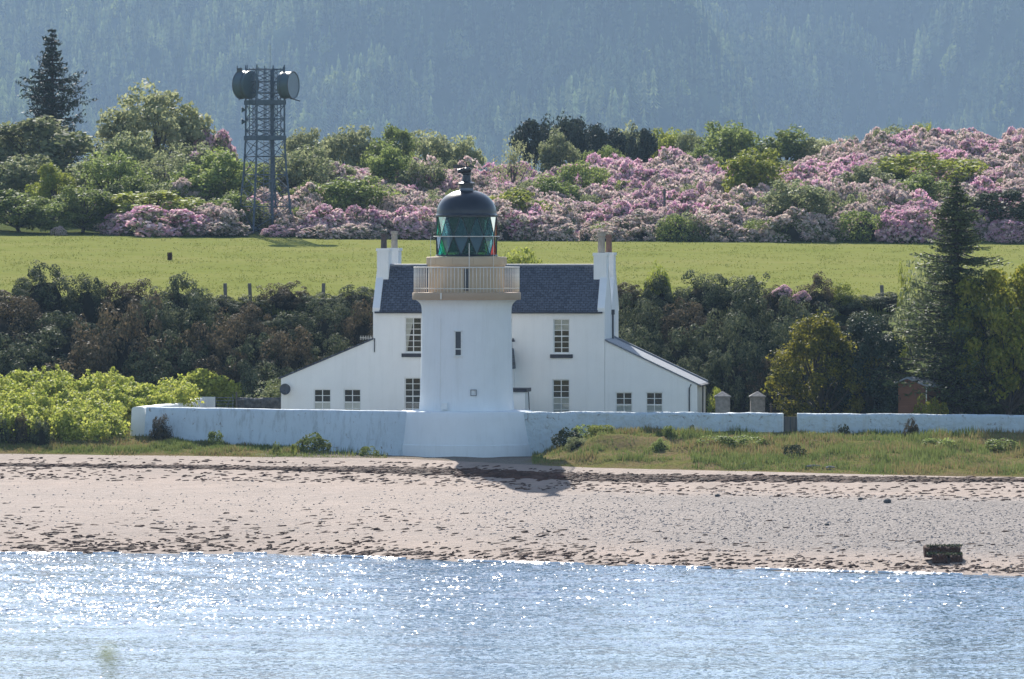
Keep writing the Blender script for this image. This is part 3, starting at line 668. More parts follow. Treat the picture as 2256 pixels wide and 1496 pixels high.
# things fixed near the house
u_, z_ = fac(630, 857)
sd_ = root('satellite_dish', HS.matrix_basis @ Vector((0, 0, 0)), -HA)
mw = Matrix.Translation((HX, HY, HZ)) @ Matrix.Rotation(-HA, 4, 'Z')
sd_.location = mw @ Vector((u_, -.25, z_)); tag(sd_, 'dark grey satellite dish on the left wing of the white house', 'dish')
def dishmesh(r_, depth, k=24, n=6):
    mb = MB(); pf = [(-depth * (1 - (i / n) ** 2), r_ * i / n + 1e-3) for i in range(n + 1)]; mb.lathe(pf, k); mb.lathe([(z - .015, r) for z, r in pf][::-1], k); return mb
d = dishmesh(.29, .07).build('reflector', M['steeldark'], sd_, True); d.rotation_euler = (R(75), 0, R(12)); d.location = (0, -.08, 0); d.scale = (1, 1.05, 1)
MB().tube([(-.1, .25, -.3), (-.15, .0, -.22), (0, -.05, -.05)], .025, 6).build('bracket', M['pipe'], sd_); MB().tube([(.1, -.1, -.24), (.05, -.42, -.18)], .018, 6).box(.02, .1, -.48, -.40, -.22, -.14).build('feed_arm', M['pipe'], sd_)
u_, z_ = fac(812, 745)
ae = root('tv_aerial', mw @ Vector((u_, .3, z_))); tag(ae, 'small white yagi aerial above the left wing roof of the house', 'aerial')
MB().tube([(.1, 0, -.4), (.1, 0, .06)], .02, 6).build('mast', M['rail'], ae)
a_ = MB().tube([(-.5, 0, .02), (.3, 0, -.02)], .014, 5)
for i in range(9): xx = -.48 + i * .09; a_.tube([(xx, -.02, -.10), (xx, .02, .13)], .010, 4)
a_.build('boom', M['rail'], ae)

# ================================================================== GATE, POSTS, STONE WALLS, SHED
fg = root('field_gate', (X(496, 365), 365, 4.95)); tag(fg, 'five-bar metal field gate between the return wall and the stone wall', 'gate')
zz = lambda py: Z(py, 365) - 4.95
gw = .52
fr_ = MB()
for py in (876, 883, 890, 897, 904): fr_.tube([(-gw, 0, zz(py)), (gw * .95, 0, zz(py))], .018, 6)
fr_.tube([(-gw, 0, zz(876)), (-gw, 0, zz(904))], .02, 6); fr_.tube([(.42, 0, zz(868)), (.42, 0, zz(906))], .02, 6); fr_.tube([(.0, 0, zz(904)), (.3, 0, zz(877))], .016, 6)
fr_.build('gate_frame', M['lead'], fg)
for xx, t_ in ((-.6, 873), (.62, 858)): MB().box(xx - .05, xx + .05, -.05, .05, -.2, zz(t_ + 6)).build('gate_post', M['frame'] if xx < 0 else M['wood'], fg)
sw = wallrun('stone_wall', [(X(519, 365.2), 365.2), (X(640, 364.5), 364.5)], [Z(875, 365), Z(876, 365)], M['stone'], .45, .03, 'low grey drystone wall running up to the left wing of the house', rough=.035, sub=.15); 
sw2 = wallrun('stone_wall', [(X(2085, 360), 360), (X(2256, 360), 360), (40, 360)], [Z(882, 360), Z(883, 360), 6.1], M['stone'], .45, .03, 'dark stone garden wall in shade under the maple at the far right', rough=.03, sub=.25)
for px, lb in ((1592, 'left of the two pyramid-capped stone gate pillars, nearer the house'), (1669, 'right of the two pyramid-capped stone gate pillars, nearer the dark conifers')):
    g = root('gate_pillar', (X(px, 358), 358, 4.8)); tag(g, lb, 'gate pillar', 'capped stone gate pillars'); f_ = lambda py: Z(py, 358) - 4.8
    MB().box(-.39, .39, -.39, .39, -.2, f_(875)).build('shaft', M['capstone'], g)
    MB().box(-.45, .45, -.45, .45, f_(875), f_(872.5)).arr([(-.45, -.45, f_(872.5)), (.45, -.45, f_(872.5)), (.45, .45, f_(872.5)), (-.45, .45, f_(872.5)), (0, 0, f_(861.5))], [(0, 1, 4), (1, 2, 4), (2, 3, 4), (3, 0, 4)]).build('cap', M['capstone'], g)
wf_ = root('wire_fence', (X(1690, 359), 359, 4.8)); tag(wf_, 'thin wire garden fence beside the right gate pillar', 'fence')
for xx in (.2, 2.0, 3.8, 5.6, 7.4): MB().box(xx - .04, xx + .04, -.04, .04, -.2, Z(888, 359) - 4.8).build('post', M['wood'], wf_)
for py in (891, 896, 901): MB().tube([(.1, -.05, Z(py, 359) - 4.8), (7.5, -.05, Z(py, 359) - 4.8)], .009, 4).build('wire', M['lead'], wf_)
sh = root('garden_shed', (X(2008, 354.6), 354.6, 4.85), R(-24)); tag(sh, 'orange-brown wooden garden shed half hidden behind the dark conifer', 'shed'); f_ = lambda py: Z(py, 354.6) - 4.85
MB().prism([(-.75, -.1), (.85, -.1), (.85, f_(852)), (-.2, f_(835)), (-.75, f_(844))], 'y', 0, 2.2).build('shed_wall', M['shedwood'], sh)
MB().prism([(-.22, f_(834)), (.98, f_(853)), (.98, f_(850)), (-.22, f_(830.5))], 'y', -.15, 2.35).prism([(-.22, f_(834)), (-.9, f_(846.5)), (-.9, f_(843.5)), (-.22, f_(830.5))], 'y', -.15, 2.35).build('shed_roof', M['shedroof'], sh)
MB().box(.82, .88, -.03, -.005, -.1, f_(853)).build('corner_trim', M['rail'], sh)

# utility pole and field things
pz = gpt(1464, 503, 470, 700); pp = root('utility_pole', (X(1464, 492), 492, Hs(X(1464, 492), 492))); tag(pp, 'bare dark utility pole standing in the rhododendrons', 'utility pole')
MB().tube([(0, 0, -.5), (0, 0, Z(416, 492) - pp.location.z)], [.13, .09], 10).build('pole', M['steeldark'], pp)
MB().box(-.3, .3, -.05, .05, Z(421, 492) - pp.location.z, Z(419, 492) - pp.location.z).build('crossarm', M['wood'], pp)
for px, nm in ((497, 'leftmost'), (552, 'second from the left'), (712, 'third from the left, nearest the house'), (1945, 'rightmost, by the willow')):
    Yp = 381.5; b = Hs(X(px, Yp), Yp)
    o = MB().box(-.09, .09, -.06, .06, -.4, Z(628 if px < 1000 else 632, Yp) - b + .1).build('fence_post', M['wood']); o.location = (X(px, Yp), Yp, b); o.rotation_euler = (0, rnd.uniform(-.08, .08), .3)
    tag(o, 'short dark fence post on the lower field edge, ' + nm, 'fence post', 'fence posts along the field edge')

# ================================================================== MAST
MY = 488.0; sc_ = F / MY; mbz = Hs(X(585, MY), MY)
MT = root('radio_mast', (X(584, MY), MY, mbz)); tag(MT, 'tall grey steel lattice mast with two drum antennas at the edge of the field', 'mast')
mz = lambda py: Z(py, MY) - mbz
ROT = R(24)
def corner(i, hw): a = ROT + PI / 4 + i * PI / 2; return hw * math.sqrt(2) * math.cos(a), hw * math.sqrt(2) * math.sin(a)
def hw(py): return np.interp(py, [150, 306, 380, 545], [1.08, 1.09, 1.2, 1.66])
def C3(i, py): x, y = corner(i % 4, hw(py)); return (x, y, mz(py))
for i in range(4): MB().tube([C3(i, 548), C3(i, 380), C3(i, 306), C3(i, 150), (C3(i, 150)[0], C3(i, 150)[1], mz(143))], [.085, .075, .07, .06, .035], 8).build('leg', M['galv'], MT)
br = MB(); lv = [545, 505, 455, 415, 385, 345, 310, 288, 262, 232, 205, 180, 153]
for i in range(4):
    for a_, b_ in zip(lv, lv[1:]):
        A, B, Cc, D_ = C3(i, a_), C3(i + 1, a_), C3(i, b_), C3(i + 1, b_)
        br.tube([A, D_], .03, 5); br.tube([B, Cc], .03, 5)
    for l_ in (505, 455, 385, 345, 288, 262, 205, 180, 153):
        br.tube([C3(i, l_), C3(i + 1, l_)], .035, 5)
    # inner secondary verticals of the upper cage
    for f__ in (.33, .66):
        A, B = Vector(C3(i, 306)), Vector(C3(i + 1, 306)); T0, T1 = Vector(C3(i, 150)), Vector(C3(i + 1, 150))
        br.tube([A.lerp(B, f__), T0.lerp(T1, f__)], .035, 5)
br.build('bracing', M['galv'], MT)
for py in (304, 226):
    pl = MB(); h_ = .16
    for i in range(4):
        A, B = Vector(C3(i, py)), Vector(C3(i + 1, py)); d_ = (B - A).normalized(); n_ = d_.cross(Vector((0, 0, 1)))
        A = A - d_ * .08 + n_ * .05; B = B + d_ * .08 + n_ * .05
        V = [A + Vector((0, 0, s * h_)) + n_ * t for s in (-1, 1) for t in (0, .06)] + [B + Vector((0, 0, s * h_)) + n_ * t for s in (-1, 1) for t in (0, .06)]
        pl.arr([tuple(v) for v in V], [(0, 1, 3, 2), (4, 6, 7, 5), (0, 4, 5, 1), (2, 3, 7, 6), (0, 2, 6, 4), (1, 5, 7, 3)])
    pl.build('platform', M['galv'], MT)
ld = MB(); lx = .12
for s in (-.2, .2): ld.tube([(lx + s, -.3, mz(545)), (lx + s, -.3, mz(160))], .025, 5)
n_ = int((mz(160) - mz(545)) / .3)
for i in range(n_): z = mz(545) + .3 * (i + .5); ld.tube([(lx - .2, -.3, z), (lx + .2, -.3, z)], .018, 4)
ld.build('ladder', M['lead'], MT)
MB().tube([(.5, .1, mz(545)), (.5, .1, mz(155))], .13, 8).build('cable_tray', M['galv'], MT)
for px in (523, 545, 570, 583, 602, 624): x = (px - 584) / sc_; MB().tube([(x, 0, mz(165)), (x, 0, mz(147 - (px % 3) * 2))], .03, 5).build('lightning_spike', M['galv'], MT)
MB().tube([(.37, 0, mz(150)), (.37, 0, mz(95))], .016, 5).build('whip_antenna', M['steeldark'], MT)
def drum(px, py, rad, length, yaw, face, nm):
    c = Vector(((px - 584) / sc_, -.25, mz(py)))
    b = MB(); b.lathe([(0, .02), (0, rad * .9), (length * .04, rad), (length, rad), (length, rad * .97), (length * .96, rad * .96)], 36)
    o = b.build(nm, M['dish'], MT, 40.0); o.location = c; o.rotation_euler = Matrix.Rotation(yaw, 4, 'Z').to_euler(); o.rotation_euler = (R(90), 0, yaw)
    MB().lathe([(length * .96, rad * .97), (length * .965, .001)], 36).build('radome', M[face], o)
    r_ = MB(); 
    for z in (length * .27, length * .985): r_.tube([(rad * 1.01 * math.cos(t * PI / 18), rad * 1.01 * math.sin(t * PI / 18), z) for t in range(37)], .03, 5, cap=False)
    r_.build('rim', M['steeldark'], o)
    return o
drum(551, 187, 1.02, .98, R(-125), 'dish', 'drum_antenna').location = (-.98, -.5, mz(187))
d2 = drum(628, 188, .98, .9, R(66), 'dishpale', 'drum_antenna'); d2.location = (1.28, -.35, mz(188))
for x, z1_, z2_, in ((1.9, 215, 223), (-2.0, 215, 221)): MB().tube([(x * .85, -.4, mz(z1_)), (x * 1.35 if x > 0 else x * .95, -.5, mz(z2_))], .04, 5).build('stay', M['steeldark'], MT)
for py in (242, 268):
    MB().lathe([(0, .05), (.25, .2), (.28, .2), (.28, .01)], 12).build('horn_antenna', M['dish'], MT, loc=((541 - 584) / sc_, -.3, mz(py))).rotation_euler = (0, R(-90), 0)
MB().box(-.2, .2, -.1, .1, -.1, .25).tube([(-.15, 0, .2), (-.2, 0, .4)], .02, 5).tube([(.1, 0, .2), (.1, 0, .35)], .02, 5).build('floodlight', M['steeldark'], MT).location = ((528 - 584) / sc_, -.3, mz(158))
# ================================================================== FOLIAGE BUILDERS
def unit(rs, n):
    v = rs.normal(size=(n, 3)); return v / np.linalg.norm(v, axis=1, keepdims=True)
def leafquads(rs, P, N, size, asp=.6, align=.5):
    """rhombic leaves at points P, loosely facing N"""
    n = len(P); d = N * align + unit(rs, n) * 1.0; d /= np.linalg.norm(d, axis=1, keepdims=True)
    a = np.cross(d, unit(rs, n)); a /= np.maximum(np.linalg.norm(a, axis=1, keepdims=True), 1e-6); b = np.cross(d, a)
    s = (size * rs.uniform(.6, 1.4, n))[:, None]
    V = np.stack([P - a * s, P + b * s * asp, P + a * s, P - b * s * asp], 1)
    return V.reshape(-1, 3), np.arange(4 * n).reshape(n, 4)
def lumpball(rs, c, r, k=7, jit=.12):
    """low lumpy core, quads"""
    th = np.linspace(0, PI, k); ph = np.linspace(0, 2 * PI, 2 * k, endpoint=False); V = []
    for t in th:
        for p in ph: V.append((math.sin(t) * math.cos(p), math.sin(t) * math.sin(p), math.cos(t)))
    V = np.array(V); V = V * (1 + rs.normal(0, jit, (len(V), 1))) * np.asarray(r) + np.asarray(c); m = 2 * k
    q = [(i * m + j, i * m + (j + 1) % m, (i + 1) * m + (j + 1) % m, (i + 1) * m + j) for i in range(k - 1) for j in range(m)]
    return V, np.array(q)
class Leaves:
    def __init__(s): s.V = []; s.Q = []; s.M = []; s.n = 0
    def add(s, V, Q, mi=0): s.V.append(V); s.Q.append(Q + s.n); s.M.append(np.full(len(Q), mi)); s.n += len(V)
    def mesh(s, name):
        me = fastmesh(name, np.concatenate(s.V), np.concatenate(s.Q)); s.mi = np.concatenate(s.M).astype(np.int32); return me
def setmats(me, mats, mi):
    for m in mats: me.materials.append(m)
    me.polygons.foreach_set('material_index', mi); me.update(); return me
def bushmesh(seed, npuff=60, pr=.2, nleaf=4200, leaf=.035, flower=0, squash=1.0, core=True, bumpy=.16, fl=.03, align=.5, out=.82, tips=0):
    """dome-shaped shrub: radius 1, height 1"""
    rs = np.random.RandomState(seed); L = Leaves()
    d = unit(rs, npuff * 3); d = d[d[:, 2] > -.25][:npuff]
    lob = 1 + bumpy * np.sin(d[:, 0] * 3.1 + seed) * np.cos(d[:, 1] * 3.7 + seed * 2) + rs.normal(0, bumpy * .35, len(d))
    C = d * lob[:, None] * rs.uniform(.88, 1.03, (len(d), 1)) * np.array([out, out, out * .88]) + np.array([0, 0, .16]); rad = pr * rs.uniform(.6, 1.35, len(d))
    per = nleaf // len(d)
    for c, r, dd in zip(C, rad, d):
        u = unit(rs, per) + dd * .55; u /= np.linalg.norm(u, axis=1, keepdims=True); rr_ = r * rs.uniform(.82, 1.08, (per, 1))
        P = c + u * rr_; V, Q = leafquads(rs, P, u, leaf, .6, align); L.add(V, Q, 0)
        if tips: L.M[-1] = ((u[:, 2] > .25) & (rs.rand(per) < tips)).astype(int)  # upper leaves of each puff take the painted-light colour
        if flower:
            nf = int(per * flower * rs.uniform(.3, 1.5)); f = unit(rs, nf) + dd * .5 + np.array([0, 0, .55]); f /= np.linalg.norm(f, axis=1, keepdims=True)
            P = c + f * r * 1.12; V, Q = leafquads(rs, P, f, fl, .9, .8); L.add(V, Q, 1)
            P2 = P + rs.normal(0, fl * .5, P.shape); V, Q = leafquads(rs, P2, f, fl * .8, .9, .2); L.add(V, Q, 1)
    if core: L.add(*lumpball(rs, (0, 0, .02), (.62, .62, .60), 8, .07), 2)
    me = L.mesh('foliage'); return me, L.mi
def treemesh(seed, ncl=45, cr=.17, nleaf=6000, leaf=.02, shape=(.5, .5, .42), cz=.58, inner=.35, droop=0, taper=0, lean=0):
    """crown and trunk of a tree of height 1, crown width about 1; returns (crown mesh, trunk MB)"""
    rs = np.random.RandomState(seed); L = Leaves(); C = []
    sh = np.array(shape)
    while len(C) < ncl:
        u = unit(rs, 1)[0]; r = rs.uniform(inner, 1) ** .5; lob = 1 + .18 * math.sin(u[0] * 4 + seed) * math.cos(u[2] * 5 + seed)
        c = u * r * lob * (sh - cr * .6) + np.array([lean * u[2] * .1, 0, cz])
        if taper: c[:2] *= 1.25 - taper * c[2]
        C.append(c)
    per = nleaf // ncl
    for c in C:
        r = cr * rs.uniform(.55, 1.3); u = unit(rs, per); P = c + u * r * rs.uniform(.45, 1.05, (per, 1)) * np.array([1, 1, .75])
        if droop: P[:, 2] -= rs.rand(per) ** 2 * droop
        V, Q = leafquads(rs, P, u + np.array([0, 0, .3]), leaf, .6, 1.0); L.add(V, Q)
    t = MB(); top = cz + sh[2] * .3
    n = 6; pts = [(lean * .1 * i / n + .02 * math.sin(i * 1.7 + seed), .02 * math.cos(i * 2.1), -.04 + (top + .04) * i / n) for i in range(n + 1)]
    t.tube(pts, [.028 * (1 - .8 * i / n) for i in range(n + 1)], 7)
    for c in C[::2]:
        i = int(np.clip((c[2] - .25) / top * n * .7, 1, n - 1)); p = Vector(pts[i]); e = Vector(c); m_ = p.lerp(e, .5) + Vector((0, 0, -.02))
        t.tube([p, m_, e], [.011, .007, .002], 5, cap=False)
    me = L.mesh('crown'); return me, L.mi, t
def conifermesh(seed, levels=26, per=9, rmax=.36, leaf=.014, sparse=1.0, droop=.12, prof=None, zlow=.04, nl=22, up=.0):
    """spruce-like tree of height 1: whorled branches carrying short needles sprays"""
    rs = np.random.RandomState(seed); L = Leaves(); t = MB()
    t.tube([(0, 0, -.03), (.004, 0, .4), (0, .004, .75), (0, 0, 1.0)], [.018, .013, .007, .0015], 7)
    for i in range(levels):
        z = zlow + (1 - zlow) * (i + rs.rand() * .6) / levels
        rmx = (prof(z) if prof else rmax * (1 - z) ** .72 * (1 + .14 * math.sin(z * 13)) + .012) * rs.uniform(.78, 1.15)
        for j in range(per):
            if rs.rand() > sparse: continue
            a = rs.rand() * 2 * PI; ln = rmx * rs.uniform(.5, 1.15); dj = rs.uniform(.3, 1.9); uj = rs.uniform(.2, 1.3)
            if ln < .012: continue
            s = np.linspace(0.12, 1, 5); dx, dy = math.cos(a), math.sin(a)
            pts = np.stack([dx * ln * s, dy * ln * s, z - dj * droop * ln * 3 * s * (1 - .55 * s) + uj * up * ln * s * s], 1)
            t.tube([(0, 0, z)] + [tuple(p) for p in pts], [.004, .003, .0025, .002, .0015, .001], 4, cap=False)
            m_ = max(4, int(nl * ln / rmax)); q_ = rs.rand(m_) ** .7; P = np.stack([np.interp(q_, s, pts[:, k]) for k in range(3)], 1)
            sp = .16 * ln * (1 - .6 * q_) + .006
            P = P + np.stack([-dy * rs.normal(0, 1, m_) * sp, dx * rs.normal(0, 1, m_) * sp, -np.abs(rs.normal(0, .35, m_)) * sp - .003], 1)
            N = np.tile([0, 0, 1.0], (m_, 1)); V, Q = leafquads(rs, P, N, leaf, .38, .9); L.add(V, Q)
    me = L.mesh('crown'); return me, L.mi, t
# unit meshes ------------------------------------------------------
def mk_bush(seed, mats, **k):
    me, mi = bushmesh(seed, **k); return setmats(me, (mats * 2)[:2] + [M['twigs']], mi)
UB = {}
UB['gorse'] = [mk_bush(10 + i, [M['gorse'], M['gorse_lit_top']], tips=.75, npuff=80, pr=.17, nleaf=8600, leaf=.026, bumpy=.28, align=2.2, out=.82) for i in range(4)]
UB['rhodo'] = [mk_bush(30 + i, [M['rleaf'], M['rflower']], npuff=60, pr=.2, nleaf=3000, leaf=.05, flower=.68, fl=.06, align=1, bumpy=.25) for i in range(3)]
UB['rpale'] = [mk_bush(40 + i, [M['rleaf'], M['rpale']], npuff=60, pr=.2, nleaf=2800, leaf=.05, flower=.68, fl=.055, align=1, bumpy=.25) for i in range(3)]
UB['weed'] = [mk_bush(50 + i, [M['mid_tree']], npuff=26, pr=.28, nleaf=1300, leaf=.075, core=False) for i in range(3)]
UB['leafy'] = [mk_bush(60 + i, [M['mid_tree']], npuff=60, pr=.22, nleaf=5200, leaf=.04, bumpy=.22) for i in range(3)]
def mk_tree(crown_mi_mesh, mat):
    me, mi, t = crown_mi_mesh; me.materials.append(mat); me.update()
    V = np.concatenate(t.v); tm = bpy.data.meshes.new('trunk'); tm.from_pydata(V.tolist(), [], t.f); tm.materials.append(M['bark']); tm.update(); return me, tm
UT = {}
UT['round'] = [mk_tree(treemesh(70 + i, 75, .125, 7600, .023, (.5, .5, .46), .52, .35), M['mid_tree']) for i in range(3)]
UT['airy'] = [mk_tree(treemesh(80 + i, 60, .115, 4800, .02, (.48, .48, .46), .54, .1, droop=.05), M['mid_tree']) for i in range(2)]
UT['thin'] = [mk_tree(treemesh(85, 30, .13, 1700, .015, (.48, .48, .46), .54, .05), M['mid_tree'])]
UT['pine'] = [mk_tree(treemesh(90 + i, 40, .14, 6000, .022, (.5, .5, .31), .67, .3, lean=1), M['pine']) for i in range(2)]
UT['spruce'] = [mk_tree(conifermesh(95, 40, 10, .36, .0125, .9, .12, nl=70, up=.35), M['dark_tree'])]
UT['big'] = [mk_tree(treemesh(97, 120, .10, 20000, .0155, (.5, .5, .45), .55, .3), M['mid_tree'])]
def larchprof(z): return (.21 * min(1, (1 - z) * 1.35) ** .8) * (1 + .25 * math.sin(z * 31)) + .008
UT['larch'] = [mk_tree(conifermesh(99, 62, 10, .20, .0075, .85, .14, larchprof, .10, nl=80, up=.3), M['larch'])]
def goldprof(z): return .38 * (1 - z ** 2.2) ** .75
UT['cypress'] = [mk_tree(treemesh(100 + i, 150, .085, 20000, .0135, (.5, .5, .5), .47, .55, droop=-.05, taper=.75), M['gold']) for i in range(2)]

def setmat(o, m, slot=0):
    o.material_slots[slot].link = 'OBJECT'; o.material_slots[slot].material = M[m]
def bush(name, kind, px, pyt, wpx, Y, label, cat, mat=None, group=None, hmin=.5, depth=None, base=None, mat1=None):
    x = X(px, Y); zb_ = Hs(x, Y) if base is None else base; h = max(hmin, Z(pyt, Y) - zb_); r_ = wpx / 2 / F * Y
    me = rnd.choice(UB[kind]); o = bpy.data.objects.new(name, me); COL.objects.link(o); o.location = (x, Y, zb_ - .06 * h)
    o.scale = (r_, (depth or r_), h * 1.04); o.rotation_euler = (0, 0, 0 if depth else rnd.uniform(0, 6.28))
    if mat: setmat(o, mat)
    if kind == 'gorse' and mat not in (None, 'gorse'): setmat(o, {'russet': 'russet_lit_top'}.get(mat, mat), 1)
    if mat1: setmat(o, mat1, 1)
    tag(o, label, cat, group); return o
def tree(name, kind, px, pyt, wpx, Y, label, mat=None, group=None, cat='tree', base=None, v=None):
    x = X(px, Y); zb_ = Hs(x, Y) if base is None else base; h = Z(pyt, Y) - zb_; w_ = wpx / F * Y
    cm, tm = UT[kind][v] if v is not None else rnd.choice(UT[kind]); r_ = root(name, (x, Y, zb_), rnd.uniform(0, 6.28)); r_.scale = (w_, w_, h)
    wk = {'spruce': .60, 'larch': .40, 'cypress': .86}.get(kind, .86); r_.scale = (w_ / wk, w_ / wk, h)
    c = bpy.data.objects.new('crown', cm); t = bpy.data.objects.new('trunk', tm)
    for o in (c, t): COL.objects.link(o); o.parent = r_
    if mat: setmat(c, mat)
    tag(r_, label, cat, group); return r_

# ------------------------------------------------------------------ the dark bank behind the house
ORD = ['first', 'second', 'third', 'fourth', 'fifth', 'sixth', 'seventh', 'eighth', 'ninth', 'tenth', 'eleventh', 'twelfth']
def bankrow(lst, Y, side, rowname, look):
    for i, (px, py, wd, m) in enumerate(lst):
        mt, rowlook = {'g': ('gorse', 'dark green'), 'r': ('russet', 'russet-topped')}[m]
        where = 'left of house' if side == 'l' else 'right of house'
        frm = 'from the left'
        YY = Y + rnd.uniform(-.8, .8)
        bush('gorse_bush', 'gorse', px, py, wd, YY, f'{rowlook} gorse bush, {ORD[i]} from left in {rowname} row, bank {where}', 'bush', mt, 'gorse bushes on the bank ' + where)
bankrow([(-20, 640, 190, 'r'), (95, 592, 170, 'g'), (195, 612, 120, 'g'), (290, 622, 150, 'r'), (395, 616, 150, 'g'), (475, 650, 110, 'g'), (548, 655, 120, 'g'), (625, 625, 120, 'r'), (705, 648, 120, 'g'), (785, 632, 130, 'g'), (850, 640, 100, 'g')], 380.2, 'l', 'top', '')
bankrow([(20, 655, 230, 'r'), (150, 690, 190, 'g'), (330, 660, 180, 'g'), (430, 662, 190, 'g'), (540, 680, 170, 'r'), (630, 690, 170, 'g'), (720, 668, 150, 'g'), (800, 670, 150, 'r')], 375.5, 'l', 'middle', '')
bankrow([(60, 735, 260, 'g'), (268, 676, 240, 'r'), (390, 735, 190, 'g'), (482, 712, 190, 'r'), (640, 733, 170, 'r'), (560, 740, 170, 'g'), (755, 750, 200, 'g')], 371.5, 'l', 'third', '')
bankrow([(10, 790, 200, 'g'), (180, 770, 240, 'r'), (330, 790, 220, 'g'), (450, 790, 200, 'r'), (560, 800, 180, 'g'), (640, 815, 150, 'g')], 368.6, 'l', 'bottom', '')
bankrow([(1375, 625, 130, 'r'), (1455, 618, 130, 'g'), (1550, 604, 150, 'g'), (1640, 612, 150, 'g'), (1725, 636, 130, 'r'), (1800, 614, 120, 'r'), (1875, 650, 120, 'g'), (1955, 645, 130, 'g'), (2040, 650, 150, 'g'), (2150, 650, 180, 'g'), (2270, 655, 180, 'g')], 380.2, 'r', 'top', '')
bankrow([(1400, 660, 170, 'g'), (1520, 672, 180, 'r'), (1640, 655, 190, 'g'), (1760, 668, 180, 'g'), (1880, 690, 180, 'g'), (2000, 690, 200, 'g'), (2160, 700, 220, 'g'), (2280, 700, 200, 'g')], 375.5, 'r', 'middle', '')
bankrow([(1400, 720, 170, 'g'), (1500, 730, 170, 'g'), (1600, 705, 200, 'g'), (1720, 715, 190, 'g'), (1840, 740, 200, 'g'), (1980, 750, 220, 'g'), (2120, 760, 240, 'g'), (2260, 760, 200, 'g')], 371.5, 'r', 'third', '')
bankrow([(1440, 800, 170, 'g'), (1540, 790, 160, 'g'), (1620, 755, 160, 'g'), (1700, 790, 150, 'r'), (1800, 800, 180, 'g'), (1930, 810, 200, 'g'), (2080, 820, 200, 'g'), (2220, 820, 200, 'g')], 368.6, 'r', 'bottom', '')
for px, py, wd in ((1725, 632, 46), (1768, 645, 40)):
    bush('rhododendron_bush', 'rhodo', px, py, wd, 378.3, 'small patch of mauve rhododendron bloom, ' + ('left' if px < 1750 else 'right') + ' of two on the dark bank', 'bush', base=Z(py + 17, 378.3), hmin=.1)
bush('bright_shrub', 'leafy', 1450, 592, 70, 380.8, 'bright yellow-green shrub on top of the bank just right of the house chimney', 'shrub', 'yellow_tree')
bush('bright_shrub', 'leafy', 1855, 632, 90, 380.4, 'fresh green shrub at the field edge left of the tall larch', 'shrub', 'yellow_tree')
tree('leafy_shrub', 'round', 1150, 528, 125, 376, 'bright green leafy tree top behind the house roof, right of the lantern', 'yellow_tree', v=0)
bush('hedge_shrub', 'gorse', 625, 838, 190, 366.8, 'grey-green clipped shrub behind the stone wall left of the house', 'shrub', 'grey_tree')
bush('hedge_shrub', 'leafy', 600, 855, 60, 366.2, 'yellow-green shrub over the stone wall beside the left wing', 'shrub', 'knot')
bush('hedge_shrub', 'leafy', 1578, 866, 52, 358.5, 'small clipped hedge between the right wing and the gate pillars', 'shrub', 'yellow_tree')

# ------------------------------------------------------------------ knotweed thicket (uncountable)
rs = np.random.RandomState(21); L = Leaves()
def knottop(px): return np.interp(px, [-60, 60, 150, 260, 330, 380, 430, 470, 520, 545], [815, 812, 808, 822, 832, 830, 818, 828, 852, 870])
for i in range(330):
    px = rs.uniform(-60, 545); Y = rs.uniform(349.5, 364.5)
    if px > 425: Y = rs.uniform(366.8, 368.4)
    if px > 300 - (Y - 352) * 2 and Y < 353.5: continue
    if px > 250 and Y < 356 + (px - 250) * .028: continue
    x = X(px, Y); g0 = Hs(x, Y); zt_ = Z(knottop(px), 363) - max(0, 363.5 - Y) * .165 + rs.normal(0, .09) - .1; zt_ = max(zt_, g0 + .9)
    r_ = rs.uniform(.45, .75); n_ = 260
    u = unit(rs, n_); P = np.array([x, Y, zt_ - r_ * .8]) + u * np.array([r_, r_, r_ * .8]) * rs.uniform(.6, 1.05, (n_, 1))
    V, Q = leafquads(rs, P, u + np.array([0, 0, .8]), .085, .7, .6); L.add(V, Q)
    n2 = 120; P = np.stack([x + rs.normal(0, .4, n2), Y + rs.normal(0, .4, n2), rs.uniform(g0, zt_ - r_, n2)], 1); V, Q = leafquads(rs, P, unit(rs, n2), .09, .7, .4); L.add(V, Q)
    if i % 3 == 0:
        n3 = 26; P = np.stack([x + rs.normal(0, .06, n3), Y + rs.normal(0, .06, n3), zt_ + rs.uniform(0, .28, n3)], 1); V, Q = leafquads(rs, P, np.tile([0, 0, 1.], (n3, 1)), .075, .7, .4); L.add(V, Q)
o = link('knotweed_thicket', L.mesh('knotweed_thicket'), M['knot']); tag(o, 'bright yellow-green knotweed thicket left of the white sea wall', 'thicket', kind='stuff')

# ------------------------------------------------------------------ trees at the right front
tree('larch_tree', 'larch', 2108, 388, 330, 357, 'tall dark thin-crowned larch with a bare spire at the right', 'larch', cat='tree')
tree('ash_tree', 'airy', 2035, 538, 150, 363, 'pale green feathery tree leaning behind the tall larch on its left', 'grey_tree', v=0)
tree('ash_tree', 'airy', 1998, 555, 60, 366, 'narrow light green tree at the left edge of the larch', 'yellow_tree', v=1)
tree('maple_tree', 'big', 2222, 572, 235, 355.5, 'yellow-green maple at the far right edge beside the larch', 'maple')
tree('golden_cypress', 'cypress', 1808, 688, 225, 356, 'golden-tipped cypress bush right of the gate pillars', 'gold', v=0)
tree('dark_cypress', 'cypress', 1915, 690, 200, 357, 'dense dark cypress beside the golden one, left of the shed', 'dark_tree', v=1)
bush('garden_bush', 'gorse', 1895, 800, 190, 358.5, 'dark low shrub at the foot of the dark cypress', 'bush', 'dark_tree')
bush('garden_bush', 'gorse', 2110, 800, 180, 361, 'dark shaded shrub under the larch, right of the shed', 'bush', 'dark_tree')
bush('garden_bush', 'leafy', 2240, 790, 180, 358.5, 'dark shaded shrub under the maple at the right edge', 'bush', 'gorse')
